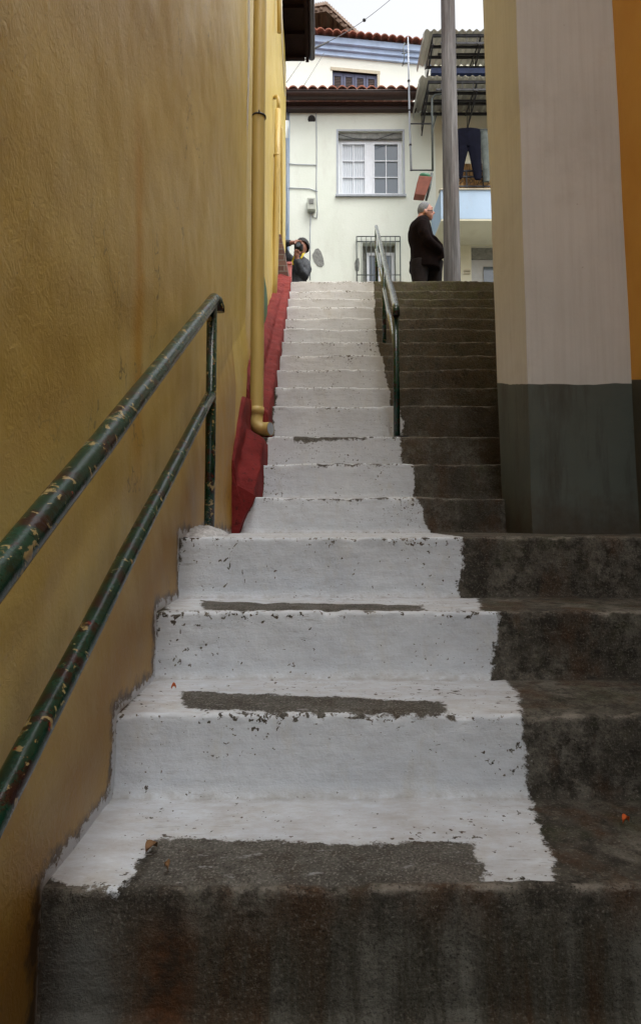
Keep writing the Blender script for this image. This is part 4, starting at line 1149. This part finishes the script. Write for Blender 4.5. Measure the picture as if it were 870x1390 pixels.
# ------------------------------------------------------------------ people
def person_old():
    D = 8.0; P0 = at(577, 378, D); X0 = P0.x
    root = empty('person', (X0, D, ROAD), 'grey haired person in a dark brown suit standing in profile by the utility pole', 'person')
    def q(px, py, dy=0): p = at(px, py, D+dy); return p
    zf = ROAD
    body = MB()
    hc = q(577.5, 287)
    body.ell(hc, (.088, .074, .108)); body.ell(q(580.5, 292), (.068, .056, .068))
    body.ell(q(588, 289), (.022, .014, .022)); body.ell(q(585.5, 295), (.02, .022, .016)); body.ell(q(585.5, 283), (.018, .045, .016))
    body.ell(q(577, 287, -.078), (.020, .012, .032))
    body.ell(q(584.3, 297.5), (.022, .026, .018))
    body.tube([q(574, 291), q(570, 303)], [.055, .068], 14)
    # arm / hand (near side) tucked at the jacket front
    body.tube([q(571, 305, -.13), q(576, 322, -.2), q(588, 337, -.17), q(592, 342, -.12)], [.05, .046, .035, .03], 12)
    hnd = q(594, 344, -.10); body.ell(hnd, (.045, .02, .035))
    for k in range(4): body.tube([hnd+Vector((.02, -.01, .02-.014*k)), hnd+Vector((.055, -.004, .016-.015*k)), hnd+Vector((.07, .02, .006-.015*k))], [.010, .009, .007], 8)
    body.tube([hnd+Vector((0, -.01, .03)), hnd+Vector((.03, -.01, .05)), hnd+Vector((.055, .0, .045))], [.011, .010, .008], 8)
    # trunk and legs inside the clothes
    body.tube([q(570, 303), q(570, 325), q(575, 350), q(577, 362)], [.10, .125, .12, .12], 16)
    for s, (hx, kx, ax_) in ((-1, (571, 570, 568)), (1, (586, 589, 592))):
        body.tube([q(hx, 362, s*.07), Vector((q(kx, 380).x, D+s*.08, zf+.48)), Vector((q(ax_, 380).x, D+s*.08, zf+.09))], [.08, .055, .04], 14)
        body.ell(Vector((q(ax_, 380).x+.06, D+s*.08, zf+.045)), (.13, .045, .045))
    remesh(body, 'body', M['skin'], root, .0105, 3)
    # jacket
    j = MB()
    def ring(c, rx, ry): return c, rx, ry
    rings = [(q(574, 296), .055, .075), (q(572, 300), .085, .15), (q(570, 306), .115, .205), (q(569.5, 315), .142, .215), (q(571, 325), .15, .20), (q(573.5, 336), .148, .19), (q(575.5, 348), .165, .19), (q(576.5, 358), .188, .195), (q(576, 368.5), .188, .19)]
    vs = []; seg = 36
    for (c, rx, ry) in rings:
        for k in range(seg):
            th = 2*math.pi*k/seg; rr = 1.06+.07*mn.noise(Vector((math.cos(th)*2, math.sin(th)*2, c.z*4)))
            vs.append((c.x+rx*rr*math.cos(th), c.y+ry*rr*math.sin(th), c.z))
    fs = [(i*seg+k, i*seg+(k+1)%seg, (i+1)*seg+(k+1)%seg, (i+1)*seg+k) for i in range(len(rings)-1) for k in range(seg)]
    fs += [tuple(range(seg)), tuple((len(rings)-1)*seg+k for k in range(seg))]
    j.add(vs, fs, True)
    j.ell(q(562.5, 314), (.075, .15, .13))                       # rounded back
    for sy in (-1, 1):
        sh_ = q(572.5, 303, sy*.17)
        j.tube([sh_, q(575, 316, sy*.215), q(581, 327, sy*.225), q(590, 335, sy*.20), q(596.5, 341, sy*.15)], [.075, .068, .064, .058, .05], 14)
    # open jacket front flap pushed forward by the pocketed hand
    j.prism([q(580, 314, -.17), q(592, 321, -.19), q(600.5, 332, -.18), q(603, 350, -.16), q(598, 353, -.16), q(584, 356, -.16)],
            [q(580, 314, .02), q(592, 321, .0), q(601, 332, .0), q(603, 350, .0), q(598, 353, .0), q(584, 356, .04)])
    j.prism([q(556, 358, -.12), q(560, 370, -.12), q(570, 368, -.12)], [q(556, 358, .12), q(560, 370, .12), q(570, 368, .12)])
    j.tube([q(570, 296.5), q(575, 294.5), q(581, 298)], [.05, .058, .04], 12)
    remesh(j, 'jacket', M['suit'], root, .013, 3)
    t = MB()
    for s, (hx, kx, ax_) in ((-1, (569, 568, 567)), (1, (588, 591, 594))):
        t.tube([q(hx, 355, s*.07), q(hx, 368, s*.075), Vector((q(kx, 380).x, D+s*.085, zf+.5)), Vector((q(ax_, 380).x, D+s*.08, zf+.1))], [.13, .115, .09, .07], 18)
    remesh(t, 'trousers', M['suit2'], root, .013, 2)
    s_ = MB()
    for s, ax_ in ((-1, 567), (1, 593)): 
        s_.ell(Vector((q(ax_, 380).x+.06, D+s*.08, zf+.05)), (.15, .055, .05))
    remesh(s_, 'shoes', M['black'], root, .014, 1)
    # hair: cap over crown, back and sides
    h = MB(); vs = []; n1, n2 = 22, 16
    hc2 = q(576.6, 286.0)
    P = []
    for jn in range(n2+1):
        ph = math.pi*.66*jn/n2; row = []
        for i in range(n1*2+1):
            th = math.pi*2*i/(n1*2)
            dx = math.cos(th); lim = 1.0-.64*max(0, dx)**.7      # hairline higher at the face
            a = ph*lim
            v = Vector((.091*math.sin(a)*math.cos(th), .079*math.sin(a)*math.sin(th), .108*math.cos(a)))
            v *= 1.0+.05*mn.noise(v*40)
            p = hc2+Vector((-.006, 0, .006))+v; row.append(tuple(p))
        P.append(row)
    h.grid(P); h.build('hair', M['greyhair'], root, fix=False)
    g = MB()
    for sy in (-1, 1):
        e_ = q(586, 287.2, sy*.032)
        ringp = [e_+Vector((.003, .021*math.cos(a), .017*math.sin(a))) for a in [2*math.pi*k/12 for k in range(13)]]
        g.tube(ringp, .0032, 6, cap=False); g.tube([e_+Vector((0, sy*.022, .006)), q(577, 286, sy*.079)], .003, 6)
    g.build('glasses', M['black'], root)
    for sy in (-1, 1): MB().ell(q(585, 287.2, sy*.03), (.009, .012, .008), nu=8, nv=6).build('eye', M['black'], root)
person_old()

def person_photo():
    D = 8.9
    X0 = at(400, 380, D).x
    root = empty('person', (X0, D, ROAD), 'photographer in a charcoal jacket leaning out beside the brick buttress, camera at face', 'person')
    q = lambda px, py, dy=0: at(px, py, D+dy)
    body = MB()
    Mh = Matrix.Rotation(R(-12), 3, 'Y')
    body.ell(q(409, 335), (.082, .092, .11), Mh); body.ell(q(407.5, 341, -.03), (.058, .06, .06), Mh)
    body.ell(q(406.5, 337.5, -.10), (.014, .02, .02)); body.ell(q(416.3, 337), (.012, .018, .028)); body.ell(q(405.5, 343.5, -.085), (.024, .015, .008))
    body.tube([q(408, 343), q(406, 354)], [.05, .06], 12)
    body.tube([q(404, 354), q(404, 370), q(402, 392)], [.12, .13, .12], 14)
    # raised arm: shoulder left, elbow out, hand over camera
    body.tube([q(395, 355), q(384, 345, -.05), q(383, 331, -.10), q(392, 330, -.16), q(401, 329, -.19)], [.05, .045, .04, .033, .028], 12)
    body.tube([q(416, 358), q(414, 374, -.10), q(405, 360, -.2), q(403, 348, -.22)], [.05, .045, .036, .028], 12)
    for base, dirs in ((q(403, 328.5, -.2), 1), (q(402.5, 346, -.235), -1)):
        body.ell(base, (.042, .022, .036))
        for k in range(4):
            o = Vector((.012*k-.006, -.01, 0)); 
            body.tube([base+Vector((.02+.010*k, -.008, .012-.013*k if dirs > 0 else .02)), base+Vector((.05+.006*k if dirs > 0 else .0+.016*k-.02, -.035, .006-.013*k if dirs > 0 else .045)), base+Vector((.066 if dirs > 0 else .016*k-.015, -.045, -.006-.014*k if dirs > 0 else .066-.004*k))], [.0105, .0095, .008], 8)
        body.tube([base+Vector((-.02, -.01, 0)), base+Vector((-.03, -.03, -.03*dirs)), base+Vector((-.015, -.045, -.05*dirs))], [.012, .0105, .009], 8)
    for s in (-1, 1):
        body.tube([q(402+s*7, 392), Vector((q(402+s*8, 392).x, D-.12, ROAD+.5)), Vector((q(402+s*8, 392).x, D+.02, ROAD+.08))], [.09, .065, .045], 12)
        body.ell(Vector((q(402+s*8, 392).x, D-.05, ROAD+.045)), (.045, .12, .045))
    remesh(body, 'body', M['skin'], root, .0105, 2)
    j = MB()
    rings = [(q(406.5, 349), .07, .08), (q(405.5, 353), .13, .11), (q(404, 359), .165, .13), (q(402.5, 368), .17, .14), (q(401, 380), .165, .14), (q(400.5, 392), .17, .15), (q(400, 400), .17, .15)]
    seg = 32; vs = []
    for (c, rx, ry) in rings:
        for k in range(seg):
            th = 2*math.pi*k/seg; rr = 1+.12*mn.noise(Vector((math.cos(th)*2.5, math.sin(th)*2.5, c.z*7)))
            vs.append((c.x+rx*rr*math.cos(th), c.y+ry*rr*math.sin(th), c.z))
    fs = [(i*seg+k, i*seg+(k+1)%seg, (i+1)*seg+(k+1)%seg, (i+1)*seg+k) for i in range(len(rings)-1) for k in range(seg)]
    fs += [tuple(range(seg)), tuple((len(rings)-1)*seg+k for k in range(seg))]
    j.add(vs, fs, True)
    j.tube([q(397, 357), q(389, 350, -.04), q(384, 340, -.07), q(384, 332, -.10), q(389, 330, -.14), q(395, 329.8, -.165)], [.085, .08, .07, .06, .05, .042], 14)
    j.tube([q(413, 356), q(416, 366, -.06), q(413, 375, -.10), q(408, 367, -.16), q(404.5, 357, -.205), q(403.3, 352, -.215)], [.075, .078, .074, .062, .052, .042], 14)
    o = remesh(j, 'jacket', M['jacket'], root, .013, 2)
    t = MB()
    for s in (-1, 1):
        t.tube([q(402+s*6, 395), Vector((q(402+s*8, 392).x, D-.12, ROAD+.5)), Vector((q(402+s*8, 392).x, D+.02, ROAD+.1))], [.12, .09, .075], 14)
    remesh(t, 'trousers', M['navy'], root, .015, 2)
    s_ = MB()
    for s in (-1, 1): s_.ell(Vector((q(402+s*8, 392).x, D-.06, ROAD+.05)), (.055, .14, .05))
    remesh(s_, 'shoes', M['black'], root, .014, 1)
    # hair
    h = MB(); P = []
    hc = q(410.9, 334)
    for jn in range(15):
        ph = math.pi*.74*jn/14; row = []
        for i in range(41):
            th = math.pi*2*i/40; f = max(0, -math.sin(th)); lim = 1-.46*f**1.6
            a = ph*lim; v = Vector((.094*math.sin(a)*math.cos(th), .10*math.sin(a)*math.sin(th), .116*math.cos(a))); v = Mh@v
            v *= 1.03+.06*mn.noise(v*45); row.append(tuple(hc+v))
        P.append(row)
    h.grid(P); h.build('hair', M['darkhair'], root, fix=False)
    st = MB()
    def band(pts, w, tck=.004):
        pts = [Vector(p) for p in pts]
        st.grid([[p+Vector((-w, 0, 0)), p+Vector((w, 0, w*.5))] for p in pts]); st.grid([[p+Vector((-w, tck, 0)), p+Vector((w, tck, w*.5))] for p in pts])
    band([q(397.5, 360, -.185), q(396.5, 356, -.175), q(399, 350, -.17), q(401, 344, -.2)], .014)
    band([q(408.5, 351, -.125), q(410.5, 347.5, -.12), q(412.5, 343.5, -.10)], .018)
    st.build('camera_strap', M['yellow'], root, fix=False)
    cm_ = empty('camera', tuple(q(405, 341, -.19)), 'black camera held to the eye of the photographer at the top left of the stairs', 'camera')
    c = q(405.5, 336, -.17)
    b_ = MB(); b_.box((c.x-.062, c.y-.03, c.z-.045), (c.x+.062, c.y+.03, c.z+.04)); b_.box((c.x-.025, c.y-.025, c.z+.041), (c.x+.03, c.y+.02, c.z+.065)); b_.build('camera_body', M['camblack'], cm_, bevel=.006)
    b_ = MB(); b_.tube([(c.x, c.y-.0305, c.z-.005), (c.x, c.y-.09, c.z-.008), (c.x, c.y-.12, c.z-.009)], [.034, .035, .038], 18); b_.build('lens_barrel', M['camblack'], cm_)
    b_ = MB(); b_.tube([(c.x, c.y-.1202, c.z-.009), (c.x, c.y-.1215, c.z-.009)], .029, 16); b_.build('front_glass', M['lens'], cm_)
person_photo()

# ------------------------------------------------------------------ small things on the steps
def leaf(px, py, zz, size, mat, label, ang):
    p = on_z(px, py, zz+.006); P = []
    for i in range(9):
        s = i/8; w_ = size*.38*math.sin(math.pi*min(1, s*1.02))**.7; row = []
        for k in range(5):
            t = (k-2)/2; x = (s-.5)*size; y = t*w_
            v = Matrix.Rotation(ang, 3, 'Z')@Vector((x, y, .006*abs(t)+.007*math.sin(s*3)))
            row.append(tuple(p+v))
        P.append(row)
    mb = MB(); mb.grid(P); mb.grid([[(x, y, z_-.0012) for x, y, z_ in r_] for r_ in P])
    tag(mb.build('fallen_leaf', mat, None, fix=False), label, 'leaf', 'fallen leaves on the steps')
leaf(849, 1117, z[1]+.004, .015, M['leaf_o'], 'bright orange fallen leaf on the bare concrete tread at lower right', .4)
leaf(206, 1154, z[1]+.002, .024, M['leaf_b'], 'curled dry brown leaf beside the painted corner of the lowest tread', 1.0)
leaf(226, 1180, z[1]+.002, .013, M['leaf_b'], 'tiny brown leaf fragment on the front of the lowest tread', 2.2)
leaf(236, 935, z[2]+.004, .010, M['leaf_o'], 'tiny yellowish leaf scrap at the left of the second tread', .3)
